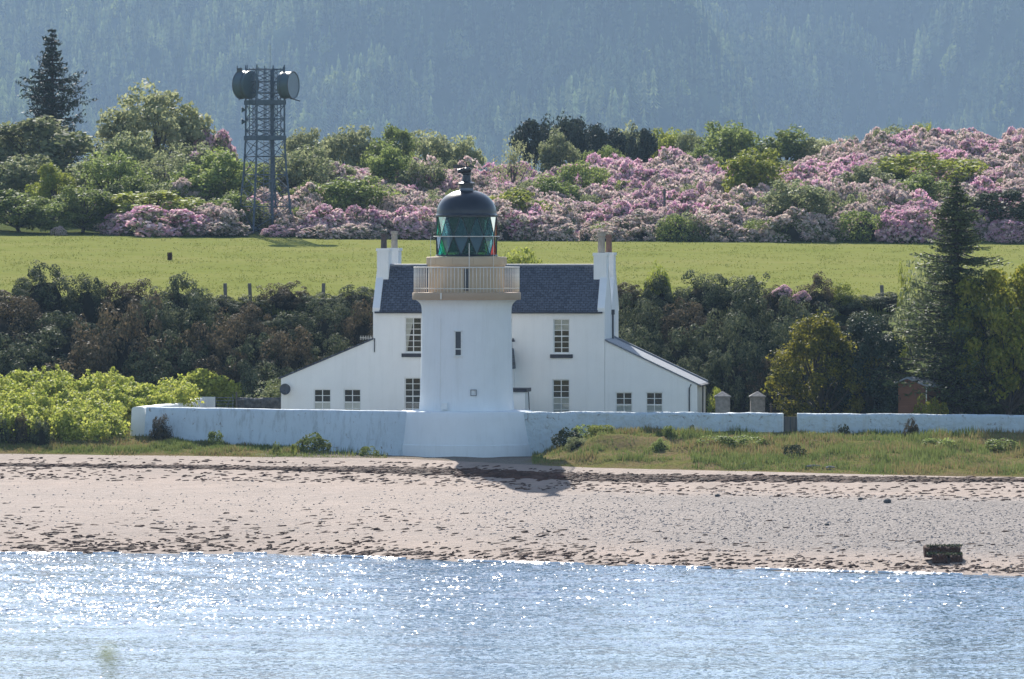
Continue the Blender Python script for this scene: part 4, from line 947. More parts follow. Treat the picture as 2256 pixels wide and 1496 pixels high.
bush('garden_bush', 'leafy', 2050, 882, 85, 352.5, 'low bush with yellow and red leaves over the wall in front of the shed', 'bush', 'maple')

# ------------------------------------------------------------------ rhododendron hillside
rcol = bpy.data.collections.new('shrub_parts')
for k_ in ('rhodo', 'rpale'):
    for i, me in enumerate(UB[k_]): rcol.objects.link(bpy.data.objects.new('%s_shrub' % ('a' if k_ == 'rhodo' else 'b'), me))
for i, mt in enumerate(('mid_tree', 'grey_tree')):
    o = bpy.data.objects.new('c_shrub', UB['leafy'][i].copy()); o.data.materials[0] = M[mt]; rcol.objects.link(o)
names_ = sorted([o.name for o in rcol.objects])
def scatter(name, P, rot, scl, idx, col, label, cat):
    me = bpy.data.meshes.new(name); me.from_pydata([tuple(p) for p in P], [], [])
    for nm, ty, dat in (('rotv', 'FLOAT_VECTOR', rot), ('sclv', 'FLOAT_VECTOR', scl), ('pick', 'INT', idx)):
        a = me.attributes.new(nm, ty, 'POINT'); a.data.foreach_set('vector' if ty != 'INT' else 'value', np.asarray(dat, dtype=np.float32 if ty != 'INT' else np.int32).ravel())
    o = bpy.data.objects.new(name, me); COL.objects.link(o)
    g = bpy.data.node_groups.new(name, 'GeometryNodeTree'); g.interface.new_socket('Geometry', in_out='INPUT', socket_type='NodeSocketGeometry'); g.interface.new_socket('Geometry', in_out='OUTPUT', socket_type='NodeSocketGeometry')
    N = g.nodes; a = N.new('NodeGroupInput'); b = N.new('NodeGroupOutput'); iop = N.new('GeometryNodeInstanceOnPoints'); ci = N.new('GeometryNodeCollectionInfo')
    ci.inputs['Collection'].default_value = col; ci.inputs['Separate Children'].default_value = True; ci.inputs['Reset Children'].default_value = True
    def att(nm, ty):
        n = N.new('GeometryNodeInputNamedAttribute'); n.data_type = ty; n.inputs['Name'].default_value = nm; return n.outputs['Attribute']
    g.links.new(a.outputs[0], iop.inputs['Points']); g.links.new(ci.outputs[0], iop.inputs['Instance']); iop.inputs['Pick Instance'].default_value = True
    g.links.new(att('pick', 'INT'), iop.inputs['Instance Index']); g.links.new(att('rotv', 'FLOAT_VECTOR'), iop.inputs['Rotation']); g.links.new(att('sclv', 'FLOAT_VECTOR'), iop.inputs['Scale'])
    g.links.new(iop.outputs[0], b.inputs[0]); md = o.modifiers.new('scatter', 'NODES'); md.node_group = g
    tag(o, label, cat, kind='stuff'); return o
rs = np.random.RandomState(5); P = []; SCL = []; IDX = []; ROT = []
Yv = 485.5
while Yv < 566:
    xlim = Yv * .082 + 3; x = -xlim
    while x < xlim:
        xx = x + rs.normal(0, .5); yy = Yv + rs.normal(0, .6); px = 1128 + xx * F / yy
        x += 1.75
        leftwood = px < 640
        if leftwood and yy < 545 and rs.rand() < .5: continue
        if px < 235 and yy < 520: continue
        v = float(fbm(xx * .16, yy * .12, 3)); r_ = rs.uniform(1.05, 2.4); h = rs.uniform(1.1, 2.3) * (1 + .9 * v) * (.7 + .2 * r_)
        if yy < 489: h *= .75
        if yy > 545 and px < 1850: h *= .62
        P.append((xx, yy, Hs(xx, yy) - .1)); SCL.append((r_, r_, h)); ROT.append((0, 0, rs.rand() * 6.28))
        v2 = float(fbm(xx * .12 + 40, yy * .10, 3))
        q_ = rs.rand()
        if q_ < .10 + max(0, -v2) * .9: IDX.append(6 + rs.randint(2))
        elif q_ < .48 + v2: IDX.append(rs.randint(3))
        else: IDX.append(3 + rs.randint(3))
    Yv += 1.7
scatter('rhododendron_thicket', P, ROT, SCL, IDX, rcol, 'mass of pink and mauve flowering rhododendrons covering the hillside behind the field', 'rhododendrons')
# individual flowering clumps at the field edge
for px, py, wd, Y, k_, lb in ((345, 458, 210, 485, 'rhodo', 'large deep mauve rhododendron at the field edge, left of the mast'), (470, 482, 170, 485.6, 'rpale', 'lower pale rhododendron between the big mauve one and the mast'), (612, 510, 80, 484.5, 'rhodo', 'small pink rhododendron at the foot of the mast'), (725, 466, 130, 485.5, 'rhodo', 'pink rhododendron at the field edge, first right of the mast'), (810, 458, 130, 486.5, 'rhodo', 'bright pink rhododendron at the field edge left of the lantern'), (905, 462, 130, 486, 'rhodo', 'mauve rhododendron immediately left of the lantern at the field edge'), (130, 508, 36, 484.5, 'rpale', 'tiny pale rhododendron at the field edge under the left trees'), (1150, 470, 150, 486.5, 'rhodo', 'mauve rhododendron immediately right of the lantern at the field edge'), (470, 292, 110, 533, 'rhodo', 'mauve rhododendron high on the slope left of the mast top'), (2235, 500, 90, 484.5, 'rhodo', 'shaded violet rhododendron at the field edge, far right'), (1580, 462, 130, 492, 'rhodo', 'vivid magenta rhododendron right of the utility pole')):
    bush('rhododendron_bush', k_, px, py, wd, Y, lb, 'rhododendron', hmin=.6, base=Z(py, Y) - 2.4 if py < 400 else None)

# ------------------------------------------------------------------ trees on the slope and skyline
T = tree
TLX = [('birch_tree', 'round', 215, 335, 120, 505, 'grey-green birch between the rowan and the olive birch', 'grey_tree'), ('birch_tree', 'round', 60, 330, 150, 508, 'grey leafy tree in the left wood under the broad oak', 'grey_tree'), ('elder_bush', 'round', 430, 372, 130, 496, 'dark green bush between the birch and the mast', 'mid_tree'), ('elder_bush', 'round', 300, 385, 110, 496, 'dark green bush above the yellow-green spreading bush', 'mid_tree'), ('elder_bush', 'round', 725, 340, 110, 512, 'grey-green bush behind the fresh green tree right of the mast', 'grey_tree'), ('ash_tree', 'round', 615, 330, 110, 510, 'pale leafy tree seen just behind the right mast legs', 'pale_tree'), ('elder_bush', 'round', 520, 425, 110, 490, 'dark shaded bush at the field edge left of the mast foot', 'mid_tree')]
T('spruce_tree', 'spruce', 115, 62, 205, 545, 'tall dark spruce standing above the wood at the upper left', 'dark_tree')
TL = [
 ('willow_tree', 'round', 345, 192, 185, 533, 'tall pale willow-like tree with rounded silvery crown, left of the mast', 'pale_tree'),
 ('willow_tree', 'airy', 420, 215, 60, 534, 'narrow golden-tinged tree top leaning off the pale willow towards the mast', 'yellow_tree'),
 ('oak_tree', 'round', 110, 246, 250, 520, 'broad grey-green tree below the spruce at the left', 'grey_tree'),
 ('oak_tree', 'round', 12, 262, 150, 522, 'grey-green tree cut by the left edge of the photo', 'grey_tree'),
 ('birch_tree', 'round', 285, 275, 130, 512, 'dark green birch in front of the pale willow', 'grey_tree'),
 ('birch_tree', 'airy', 245, 320, 130, 500, 'olive green drooping birch behind the bushes, left middle', 'mid_tree'),
 ('birch_tree', 'airy', 370, 330, 130, 503, 'grey-green birch above the yellow-green shrub', 'grey_tree'),
 ('ash_tree', 'round', 478, 330, 150, 497, 'dark leafy tree just left of the mast legs', 'mid_tree'),
 ('ash_tree', 'airy', 425, 300, 130, 515, 'grey leafy tree between the willow and the mast', 'grey_tree'),
 ('ash_tree', 'airy', 675, 305, 140, 507, 'grey-green feathery tree just right of the mast', 'grey_tree'),
 ('ash_tree', 'round', 670, 392, 90, 495, 'small dark leafy tree right of the mast foot', 'mid_tree'),
 ('ash_tree', 'round', 775, 378, 160, 493, 'broad fresh green tree right of the mast, above the pink bushes', 'mid_tree'),
 ('ash_tree', 'round', 560, 345, 90, 503, 'shaded leafy tree seen through the mast legs', 'mid_tree'),
 ('elder_bush', 'round', 862, 318, 105, 520, 'dark green bushy tree left above the lantern dome', 'mid_tree'),
 ('elder_bush', 'round', 932, 345, 80, 517, 'olive bushy tree directly left of the lantern vane', 'grey_tree'),
 ('rowan_tree', 'round', 122, 352, 100, 500, 'yellow-green small tree at the left among dark trees', 'yellow_tree'),
 ('hawthorn_tree', 'round', 185, 400, 120, 489, 'dense dark green hawthorn at the field edge, left of the mauve bush', 'mid_tree'),
 ('hawthorn_tree', 'round', 42, 412, 130, 488.5, 'dark round hawthorn at the field edge near the left frame edge', 'mid_tree'),
 ('hawthorn_tree', 'round', 112, 440, 90, 487.5, 'low dark hawthorn between the two bigger ones at the left field edge', 'mid_tree'),
 ('elder_bush', 'round', 335, 415, 215, 490, 'low spreading yellow-green bush behind the large mauve rhododendron', 'yellow_tree'),
 ('elder_bush', 'round', 1120, 408, 125, 492, 'olive green rounded bush just right of the lantern dome', 'yellow_tree'),
 ('rowan_tree', 'thin', 1132, 272, 105, 528, 'thin airy tree with visible stem right above the lantern', 'pale_tree'),
 ('elder_bush', 'round', 1282, 345, 95, 518, 'fresh green bush among the pink flowers, centre', 'mid_tree'),
 ('elder_bush', 'round', 1215, 385, 95, 512, 'low green bush among the pink flowers, right of the thin tree', 'mid_tree'),
 ('oak_tree', 'round', 1665, 314, 135, 508, 'olive green tree among the pink rhododendrons, right of centre', 'yellow_tree'),
 ('oak_tree', 'round', 1755, 386, 135, 489, 'grey-green tree at the field edge among the rhododendrons', 'grey_tree'),
 ('holly_bush', 'round', 1900, 362, 110, 514, 'dark low bush in the rhododendrons right of centre', 'grey_tree'),
 ('holly_bush', 'round', 2040, 325, 200, 520, 'broad yellow-green topped bush in the rhododendrons at the right', 'yellow_tree'),
 ('holly_bush', 'round', 2035, 380, 120, 508, 'dark green bush just left of the larch spire', 'mid_tree'),
 ('hawthorn_tree', 'round', 2205, 412, 165, 489, 'dark round tree right of the larch spire at the field edge', 'gorse'),
 ('skyline_tree', 'round', 668, 268, 90, 575, 'pale green tree on the skyline right of the mast', 'pale_tree'),
 ('skyline_tree', 'round', 770, 262, 120, 580, 'pale green rounded tree on the skyline above the left chimney', 'pale_tree'),
 ('skyline_tree', 'round', 858, 264, 95, 574, 'darker green tree on the skyline left of the dome', 'mid_tree'),
 ('skyline_tree', 'round', 935, 272, 120, 582, 'broad pale tree on the skyline above the lantern, left side', 'pale_tree'),
 ('skyline_tree', 'round', 1010, 285, 90, 585, 'low pale tree on the skyline directly above the lantern', 'pale_tree'),
 ('scots_pine', 'pine', 1176, 246, 85, 578, 'smallest flat-topped dark pine, left of the skyline pine group', 'pine'),
 ('scots_pine', 'pine', 1270, 241, 115, 580, 'tallest dark pine in the middle of the skyline group', 'pine'),
 ('scots_pine', 'pine', 1330, 264, 95, 577, 'rounded grey pine, right of the skyline pine group', 'pine'),
 ('scots_pine', 'pine', 1412, 268, 60, 574, 'slim dark pine standing apart to the right of the pine group', 'pine'),
 ('skyline_tree', 'round', 1232, 288, 80, 572, 'low grey-green tree between the two taller pines', 'grey_tree'),
 ('skyline_tree', 'round', 1378, 278, 80, 584, 'pale tree top behind and right of the pines', 'pale_tree'),
 ('skyline_tree', 'round', 1475, 270, 100, 577, 'yellow-green tree on the skyline left of the big round tree', 'yellow_tree'),
 ('skyline_tree', 'round', 1520, 274, 60, 574, 'dark narrow tree touching the big round skyline tree', 'grey_tree'),
 ('skyline_tree', 'round', 1603, 254, 130, 573, 'largest round green tree on the skyline, right of centre', 'mid_tree'),
 ('skyline_tree', 'round', 1735, 283, 125, 579, 'green tree on the skyline right of the largest one', 'mid_tree'),
 ('skyline_tree', 'round', 1812, 296, 90, 577, 'silver-green bush on the skyline before the ravine', 'pale_tree'),
 ('skyline_tree', 'airy', 1868, 292, 45, 590, 'small pale hazy tree at the end of the skyline row', 'pale_tree'),
 ('skyline_tree', 'airy', 1985, 266, 110, 566, 'ragged dark green tree on the crest at the right', 'grey_tree'),
 ('skyline_tree', 'airy', 2035, 262, 60, 566, 'thin twiggy tree on the crest, rightmost on the skyline', 'yellow_tree'),
 ('shrub', 'round', 1330, 312, 65, 560, 'flat small shrub in front of the pines', 'mid_tree'),
 ('shrub', 'round', 1545, 320, 70, 556, 'round green shrub below the largest skyline tree', 'mid_tree')]
for nm, k_, px, py, wd, Y, lb, mt in TL + TLX: T(nm, k_, px, py, wd * (1.18 if nm not in ('scots_pine', 'rowan_tree') else 1.05), Y, lb, mt, group='trees behind the field')

# ------------------------------------------------------------------ far forest
fcol = bpy.data.collections.new('forest_parts')
def farspruce(seed):
    rs = np.random.RandomState(seed); mb = MB(); mb.tube([(0, 0, 0), (0, 0, .95)], [.02, .004], 4)
    for i in range(9):
        z = .08 + .86 * i / 9; r = .20 * (1 - z) ** .75 + .015; n = 9; ph = rs.rand() * 6
        ri = [r * rs.uniform(.55, 1.2) for _ in range(n)]
        V = [(0, 0, z + .15)] + [(ri[j] * math.cos(ph + 2 * PI * j / n), ri[j] * math.sin(ph + 2 * PI * j / n), z - .03 * rs.rand()) for j in range(n)] + [(.35 * ri[j] * math.cos(ph + 2 * PI * (j + .5) / n), .35 * ri[j] * math.sin(ph + 2 * PI * (j + .5) / n), z + .055) for j in range(n)]
        Fa = []
        for j in range(n): Fa += [(0, 1 + j, 1 + n + j), (0, 1 + n + j, 1 + (j + 1) % n)]
        mb.arr(V, Fa)
    me = bpy.data.meshes.new('spruce'); me.from_pydata(np.concatenate(mb.v).tolist(), [], mb.f); me.materials.append(M['spruce']); return me
for i in range(5): fcol.objects.link(bpy.data.objects.new('a_spruce', farspruce(i)))
for i in range(3):
    me = farspruce(20 + i); me.materials[0] = M['sprucelit']; fcol.objects.link(bpy.data.objects.new('c_spruce_lit', me))
for i in range(2):
    me, mi = bushmesh(200 + i, npuff=16, pr=.4, nleaf=320, leaf=.16, core=True); me.materials.append(M['farleaf']); fcol.objects.link(bpy.data.objects.new('b_broadleaf', me))
rs = np.random.RandomState(8); n_ = 26000
yy = rs.uniform(2440, 3180, n_); xx = rs.uniform(-1, 1, n_) * (yy * .086 + 15)
dens = vnoise(xx / 28, yy / 34); keep = rs.rand(n_) < .26 + .7 * dens; xx, yy = xx[keep], yy[keep]; zz_ = 0 * xx
hs = rs.uniform(6, 15, len(xx)) * (.62 + .75 * vnoise(xx / 45 + 9, yy / 45)); wd = hs * rs.uniform(.75, 1.1, len(xx)); idx = rs.randint(0, 5, len(xx)); bl = (rs.rand(len(xx)) < .012 + .12 * (vnoise(xx / 60 + 50, yy / 50) > .86)); idx[bl] = 5 + rs.randint(0, 2, bl.sum())
dg = (vnoise((xx + yy * .55) / 38 + 7, (yy - xx * .2) / 90 + 3) + .35 * vnoise(xx / 9, yy / 12) - .0010 * (xx + 40)) > .60; lr = dg & ~bl & (rs.rand(len(xx)) < .9); idx[lr] = 7 + rs.randint(0, 3, lr.sum())  # diagonal bands of paler trees imitate light and dark hill folds
hs[bl] *= .55; wd[bl] *= .42
scatter('spruce_forest', np.stack([xx * MS, yy * MS, mount(xx * MS, yy * MS) - .4], 1), np.stack([0 * xx, 0 * xx, rs.rand(len(xx)) * 6.28], 1), np.stack([wd, wd, hs], 1) * MS, idx, fcol, 'hazy blue-green spruce plantation covering the mountainside', 'forest')

# ------------------------------------------------------------------ verge grass
def blades(rs, P, Hh, Wd, lean=.35):
    n = len(P); a = rs.rand(n) * 2 * PI; dx, dy = np.cos(a) * Wd, np.sin(a) * Wd; l = rs.rand(n) * 2 * PI; lx, ly = np.cos(l) * Hh * lean * rs.rand(n), np.sin(l) * Hh * lean * rs.rand(n)
    V = np.stack([P + np.stack([-dx, -dy, 0 * a], 1), P + np.stack([dx, dy, 0 * a], 1), P + np.stack([lx * .5 + dx * .8, ly * .5 + dy * .8, Hh * .55], 1), P + np.stack([lx, ly, Hh], 1)], 1)
    return V.reshape(-1, 3), np.arange(4 * n).reshape(n, 4)
rs = np.random.RandomState(31); L = Leaves(); n_ = 150000
x = rs.uniform(-29, 29, n_); e, wy = edgeY(x), wallY(x); t = rs.rand(n_); y = e - .4 + (wy - e - .1) * t
cl = vnoise(x * 1.3, y * 1.0); rg = vnoise(x * .35 + 30, y * .5)
ok = (rs.rand(n_) < np.clip(cl * 1.5 - .1, .05, 1) * np.clip((y - e) / 1.2 + .15, .05, 1)) & ~((x > -11.2) & (x < 1.1) & (rs.rand(n_) > np.where(y > e + 1.2, .10, .22))) & ~((x > -6.4) & (x < 1.0)) & ~((np.hypot(x - LX, y - LY) < 4.1))
ok &= ~((x > 1.6) & (x < 9) & (y < 344.5) & (vnoise(x * .8 + 3, y * .9) > .42) & (rs.rand(n_) < .9))
x, y, cl, rg = x[ok], y[ok], cl[ok], rg[ok]; z = H(x, y); n = len(x)
hh = (.05 + .27 * rs.rand(n) * (0.25 + cl) * (.35 + 1.1 * vnoise(x * .5 + 11, y * .6))) * np.where(x > 8, 1.35, 1) * np.clip((y - edgeY(x)) / 2.5 + .35, .35, 1.15)
V, Q = blades(rs, np.stack([x, y, z - .02], 1), hh, .014 + .012 * rs.rand(n)); L.add(V, Q); L.M[-1] = (rs.rand(n) < np.clip((rg - .42) * 2.4, .04, .75)).astype(int)
me = L.mesh('verge_grass'); setmats(me, [M['grass_g'], M['grass_b']], L.mi); o = bpy.data.objects.new('verge_grass', me); COL.objects.link(o); tag(o, 'long green and straw-coloured grass between the beach and the sea walls', 'grass', kind='stuff')
# field grass tufts
rs = np.random.RandomState(33); L = Leaves(); n_ = 60000
y = 381.5 + 101 * rs.rand(n_) ** 1.2; x = rs.uniform(-1, 1, n_) * (y * .08 + 1); cl = vnoise(x * .6, y * .25); ok = rs.rand(n_) < cl ** 2 * 1.3; x, y = x[ok], y[ok]; n = len(x)
V, Q = blades(rs, np.stack([x, y, H(x, y) - .01], 1), .05 + .08 * rs.rand(n) ** 2, .03 + .03 * rs.rand(n), .8); L.add(V, Q); 
n = 26000; x = rs.uniform(-31, 31, n); y = 379.5 + rs.rand(n) ** 1.5 * 4.5; k_ = vnoise(x * .5, y * .5)
V, Q = blades(rs, np.stack([x, y, H(x, y) - .02], 1), .1 + .6 * rs.rand(n) * k_ ** 2, .02 + .02 * rs.rand(n), .5); L.add(V, Q)
me = L.mesh('field_grass'); me.materials.append(M['grass_f']); o = bpy.data.objects.new('field_grass', me); COL.objects.link(o); tag(o, 'short grass tufts all over the pasture behind the house', 'grass', kind='stuff')
# individual weeds and small shrubs on the verge
WD = [('gorse_bush', 'gorse', 355, 918, 52, 350.6, 'russet', 'small russet gorse bush against the left end of the sea wall'),
 ('gorse_bush', 'gorse', 48, 918, 52, 349.6, 'russet', 'reddish-brown gorse bush beside the knotweed at the left'),
 ('gorse_bush', 'gorse', 90, 926, 56, 349.4, 'gorse', 'low grey-brown gorse right of the reddish one'),
 ('gorse_bush', 'gorse', 4, 922, 40, 349.6, 'gorse', 'green gorse at the left edge of the photo'),
 ('weed_clump', 'weed', 478, 950, 36, 348.7, 'grass_g', 'dark weed clump against the sea wall foot, left part'),
 ('weed_clump', 'weed', 690, 962, 80, 346.7, 'grass_g', 'wide grassy weed clump in front of the long white wall'),
 ('weed_clump', 'weed', 608, 978, 18, 344.6, 'mid_tree', 'tiny green weed on the shingle before the long wall'),
 ('weed_clump', 'weed', 648, 978, 14, 344.6, 'yellow_tree', 'thin yellow-green weed right of the tiny one'),
 ('weed_clump', 'weed', 812, 985, 44, 345.2, 'grass_g', 'low weed clump at the wall foot just left of the bastion'),
 ('weed_clump', 'weed', 1290, 936, 70, 345.6, 'mid_tree', 'dark nettle clump against the rubble wall right of the bastion'),
 ('weed_clump', 'weed', 1250, 950, 70, 345.2, 'gorse', 'shaded weed clump on the mound nearest the bastion'),
 ('weed_clump', 'leafy', 1272, 966, 50, 342.5, 'grey_tree', 'silvery green leafy weed on the mound edge'),
 ('weed_clump', 'leafy', 1330, 944, 60, 345.0, 'yellow_tree', 'yellow-green weed clump on top of the mound'),
 ('weed_clump', 'leafy', 1474, 955, 28, 344, 'mid_tree', 'small dark green weed in the middle of the mound'),
 ('weed_clump', 'leafy', 1455, 982, 46, 340.2, 'mid_tree', 'round blue-green thistle clump at the foot of the mound'),
 ('weed_clump', 'weed', 1522, 938, 18, 346.3, 'gorse', 'small dark weed against the rubble wall'),
 ('weed_clump', 'weed', 1575, 962, 95, 341.0, 'mid_tree', 'tall dark rushes right of the mound'),
 ('weed_clump', 'weed', 1650, 966, 80, 341.5, 'mid_tree', 'second patch of dark rushes right of the mound'),
 ('weed_clump', 'weed', 1750, 1000, 50, 337.5, 'gorse', 'low dark tuft in the middle of the right verge'),
 ('weed_clump', 'weed', 2075, 978, 80, 340, 'mid_tree', 'dark green reed clump on the far right verge'),
 ('weed_clump', 'weed', 2210, 985, 100, 339, 'mid_tree', 'broad reed clump at the right edge of the verge'),
 ('gorse_bush', 'gorse', 2008, 926, 40, 345.6, 'russet', 'small russet gorse against the flaking wall at the far right'),
 ('weed_clump', 'weed', 1860, 940, 30, 346, 'gorse', 'little weed against the flaking wall right of the gap')]
for nm, k_, px, py, wd, Y, mt, lb in WD: bush(nm, k_, px, py, wd, Y, lb, 'bush' if nm == 'gorse_bush' else 'weed', mt, hmin=.5)
# dark stump in the field
sp = gpt(374, 573, 382, 480); st = root('tree_stump', tuple(sp)); tag(st, 'dark shaggy stump standing alone in the green field', 'stump')
rs = np.random.RandomState(4); L = Leaves(); n_ = 700; a = rs.rand(n_) * 6.28; r_ = .17 * rs.rand(n_) ** .4; hh_ = rs.rand(n_)
V, Q = leafquads(rs, np.stack([np.cos(a) * r_, np.sin(a) * r_, hh_ * .5], 1), np.tile([1., 0, 0], (n_, 1)), .045, .3, .3); L.add(V, Q); L.add(*lumpball(rs, (0, 0, .22), (.15, .15, .27), 7, .1)); link('shaggy_growth', L.mesh('shaggy_growth'), M['weed'], parent=st)

# ------------------------------------------------------------------ beach: seaweed, wrack, pebbles, stones, timber
def clumps(rs, x, y, r, hgt, asp=1.5, k=9):
    n = len(x); ang = np.linspace(0, 2 * PI, k, endpoint=False)[None, :] + rs.rand(n, 1) * 6.28; rr_ = r[:, None] * rs.uniform(.35, 1.25, (n, k))
    X1 = x[:, None] + np.cos(ang) * rr_ * asp; Y1 = y[:, None] + np.sin(ang) * rr_; Z1 = H(X1, Y1) - .01
    zc_ = H(x, y) + hgt; V = np.concatenate([np.stack([X1, Y1, Z1], -1), np.stack([x + rs.normal(0, .2, n) * r, y + rs.normal(0, .2, n) * r, zc_], -1)[:, None, :]], 1)
    mid = np.stack([x[:, None] + (X1 - x[:, None]) * .6, y[:, None] + (Y1 - y[:, None]) * .6, Z1 + hgt[:, None] * rs.uniform(.3, 1.3, (n, k))], -1)
    V = np.concatenate([V, mid], 1); m_ = 2 * k + 1; base = (np.arange(n) * m_)[:, None]
    f1 = [(j, (j + 1) % k, k + 1 + (j + 1) % k, k + 1 + j) for j in range(k)]; f2 = [(k + 1 + j, k + 1 + (j + 1) % k, k, k) for j in range(k)]
    Q1 = (np.array(f1)[None] + base[:, :, None]).reshape(-1, 4); T2 = (np.array([f[:3] for f in f2])[None] + base[:, :, None]).reshape(-1, 3)
    return V.reshape(-1, 3), Q1, T2
def clumpobj(name, sets, mat, label, cat):
    me = bpy.data.meshes.new(name); V = []; Fa = []; o_ = 0
    for v, q1, t2 in sets: V.append(v); Fa += (q1 + o_).tolist(); Fa += (t2 + o_).tolist(); o_ += len(v)
    me.from_pydata(np.concatenate(V).tolist(), [], Fa); o = link(name, me, mat); tag(o, label, cat, kind='stuff'); return o
rs = np.random.RandomState(41)
def bpts(n, tf, xf=None):
    x = rs.uniform(-27, 27, n); s, e = shoreY(x), edgeY(x); t = tf(n, x); return x, s + (e - s) * t, t
x, y, t = bpts(3000, lambda n, x: rs.rand(n) ** 1.7 * .48); cl = vnoise(x * .45, y * .35); keep = rs.rand(len(x)) < np.clip((cl - .34) * 3.2, 0, 1) * np.where(x > 3, .55, 1) * np.clip(1.25 - t * 2.2, .1, 1)
x, y, t = x[keep], y[keep], t[keep]
A = clumps(rs, x, y, rs.uniform(.04, .22, len(x)) * (1.1 - t), rs.uniform(.015, .055, len(x)), 2.0)
x, y, t = bpts(900, lambda n, x: np.abs(rs.normal(0, .05, n)) + .02); B = clumps(rs, x, y, rs.uniform(.05, .18, len(x)), rs.uniform(.02, .06, len(x)), 1.6)
clumpobj('seaweed', [A, B], M['weed'], 'dark bladderwrack clumps scattered on the sand above the waterline', 'seaweed')
def wt(n, x): return np.interp(x, [-26, -11, -6, 6, 22], [.90, .895, .893, .91, .968]) + rs.normal(0, 1, n) * np.interp(x, [-26, -12, -7, 6, 15, 24], [.004, .006, .011, .013, .009, .006])
x, y, t = bpts(7000, wt); k_ = rs.rand(len(x)) < np.interp(x, [-26, -12, -7, 12, 24], [.28, .35, 1, 1, .5]); A = clumps(rs, x[k_], y[k_], rs.uniform(.07, .30, k_.sum()), rs.uniform(.03, .08, k_.sum()), 2.2)
x, y, t = bpts(1500, lambda n, x: rs.uniform(.76, .97, n)); B = clumps(rs, x, y, rs.uniform(.04, .14, len(x)), rs.uniform(.02, .05, len(x)), 2)
clumpobj('wrack_line', [A, B], M['weed'], 'dark reddish band of dried seaweed along the top of the beach', 'seaweed')
x, y, t = bpts(11000, lambda n, x: np.clip(rs.normal(.42, .22, n), .02, .8)); k_ = rs.rand(len(x)) < np.interp(x, [-25, -5, 5, 20], [.12, .25, .8, 1]); A = clumps(rs, x[k_], y[k_], rs.uniform(.03, .09, k_.sum()), rs.uniform(.015, .045, k_.sum()), 1.2, 5)
clumpobj('shingle', [A], M['pebble'], 'grey and pink pebbles lying over the right half of the beach', 'pebbles')
# foam edge along the water
xs_ = np.arange(-29, 29, .12); s_ = shoreY(xs_); w1 = .03 + .38 * np.clip(fbm(xs_ * .5, 0 * xs_ + 4, 4) + .45, .0, 1); V = []; Fa = []
for i, (x_, y_, w_) in enumerate(zip(xs_, s_, w1)):
    for j, tt in enumerate((0, .33, .66, 1)): yy_ = y_ - .15 + w_ * tt; V.append((x_, yy_, max(float(H(x_, yy_)), 0.0) + (.05 + .05 * rs.rand() if 0 < j < 3 else .012)))
for i in range(len(xs_) - 1):
    if w1[i] < .17: continue
    for j in range(3): Fa.append((i * 4 + j, i * 4 + j + 1, i * 4 + j + 5, i * 4 + j + 4))
fo = MB().arr(V, Fa).build('foam', simple('sea_foam', (.85, .86, .88), (.7, .72, .74), 20, .3, (20, .03)), None); tag(fo, 'thin bright foam line where the water meets the sand', 'foam', kind='stuff')
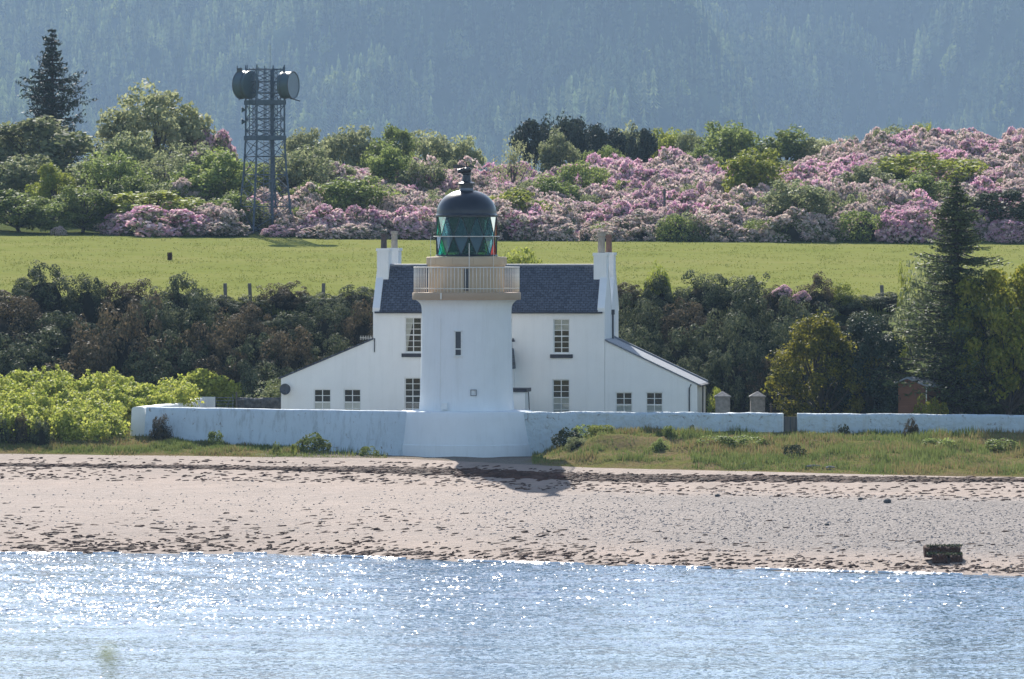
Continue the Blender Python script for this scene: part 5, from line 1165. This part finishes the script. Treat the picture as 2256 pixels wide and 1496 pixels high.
# stones
def stone(px, py, s, label, mat='pebble'):
    p = gpt(px, py, 285, 350); rs_ = np.random.RandomState(px); V, Q = lumpball(rs_, (0, 0, 0), (s, s * .8, s * .6), 7, .12); o = link('beach_stone', fastmesh('beach_stone', V, Q), M['stone'] if mat == 'pebble' else M[mat]); o.location = p + Vector((0, 0, s * .3)); tag(o, label, 'stone')
stone(1955, 1108, .20, 'small squarish grey stone alone on the upper right beach')
stone(1895, 1102, .12, 'tiny dark stone left of the squarish one on the right beach')
stone(1580, 1094, .13, 'small dark stone below the wrack, right of the shadow')
stone(1822, 1158, .11, 'pale pebble-like stone in the right shingle')
tp = gpt(2082, 1240, 285, 330); tb = root('timber_block', tuple(tp)); tag(tb, 'black weed-covered timber baulks lying on the lower right beach', 'timber')
def baulk(x0, x1, y0, y1, z0, z1, nm):
    rs_ = np.random.RandomState(int((x1 + 9) * 10)); V = []; n = 14
    for i in range(n + 1):
        xx = x0 + (x1 - x0) * i / n
        for k in range(8):
            a = 2 * PI * k / 8 + PI / 8; V.append((xx + rs_.normal(0, .02), (y0 + y1) / 2 + math.copysign(abs(math.cos(a)) ** .5, math.cos(a)) * (y1 - y0) / 2 * rs_.uniform(.85, 1.1), (z0 + z1) / 2 + math.copysign(abs(math.sin(a)) ** .5, math.sin(a)) * (z1 - z0) / 2 * rs_.uniform(.82, 1.12)))
    Fa = [(i * 8 + k, i * 8 + (k + 1) % 8, i * 8 + 8 + (k + 1) % 8, i * 8 + 8 + k) for i in range(n) for k in range(8)] + [tuple(range(7, -1, -1)), tuple(range(n * 8, n * 8 + 8))]
    return MB().arr(V, Fa).build(nm, M['weed'], tb)
baulk(-.85, .75, .7, 1.5, .18, .72, 'upper_baulk'); baulk(-.55, .1, -.15, .45, -.05, .40, 'lower_block'); baulk(.25, .78, -.1, .5, -.05, .34, 'lower_block')
rs = np.random.RandomState(6); L = Leaves(); n_ = 500; P = np.stack([rs.uniform(-.8, .8, n_), rs.uniform(-.2, 1.4, n_), rs.uniform(.3, .72, n_)], 1); P[:, 2] = np.where(P[:, 1] > .6, .72, .40) + rs.normal(0, .02, n_); V, Q = leafquads(rs, P, np.tile([0, 0, 1.], (n_, 1)), .07, .4, .6); L.add(V, Q); link('weed_growth', L.mesh('weed_growth'), M['gorse'], parent=tb)
for px, py, ln, lb in ((1795, 1030, .9, 'longest bleached driftwood stick on the right verge edge'), (1640, 1027, .35, 'short pale driftwood piece at the grass edge'), (1830, 1033, .45, 'small driftwood piece right of the longest one')):
    p = gpt(px, py, 315, 350); o = MB().tube([(-ln / 2, 0, .05), (-ln * .1, .08, .10), (ln / 2, -.05, .06)], [.05, .06, .03], 6).build('driftwood', M['capstone']); o.location = p; tag(o, lb, 'driftwood')
# ------------------------------------------------------------------ near plant, out of focus
fp = root('foreground_flower', (X(238, 9), 9, 12.35)); tag(fp, 'blurred pale yellow flower stalk close to the camera, lower left', 'flower')
zf = lambda py: Z(py, 9) - 12.35
MB().tube([(0, 0, 0), (.004, 0, zf(1480)), (0, 0, zf(1442))], [.004, .003, .002], 5).build('stem', M['knot'], fp)
rs = np.random.RandomState(2); L = Leaves(); n_ = 26; V, Q = leafquads(rs, np.array([0, 0, zf(1442)]) + rs.normal(0, .006, (n_, 3)), unit(rs, n_), .006, .6, .3); L.add(V, Q); link('blossom', L.mesh('blossom'), M['knot'], parent=fp)
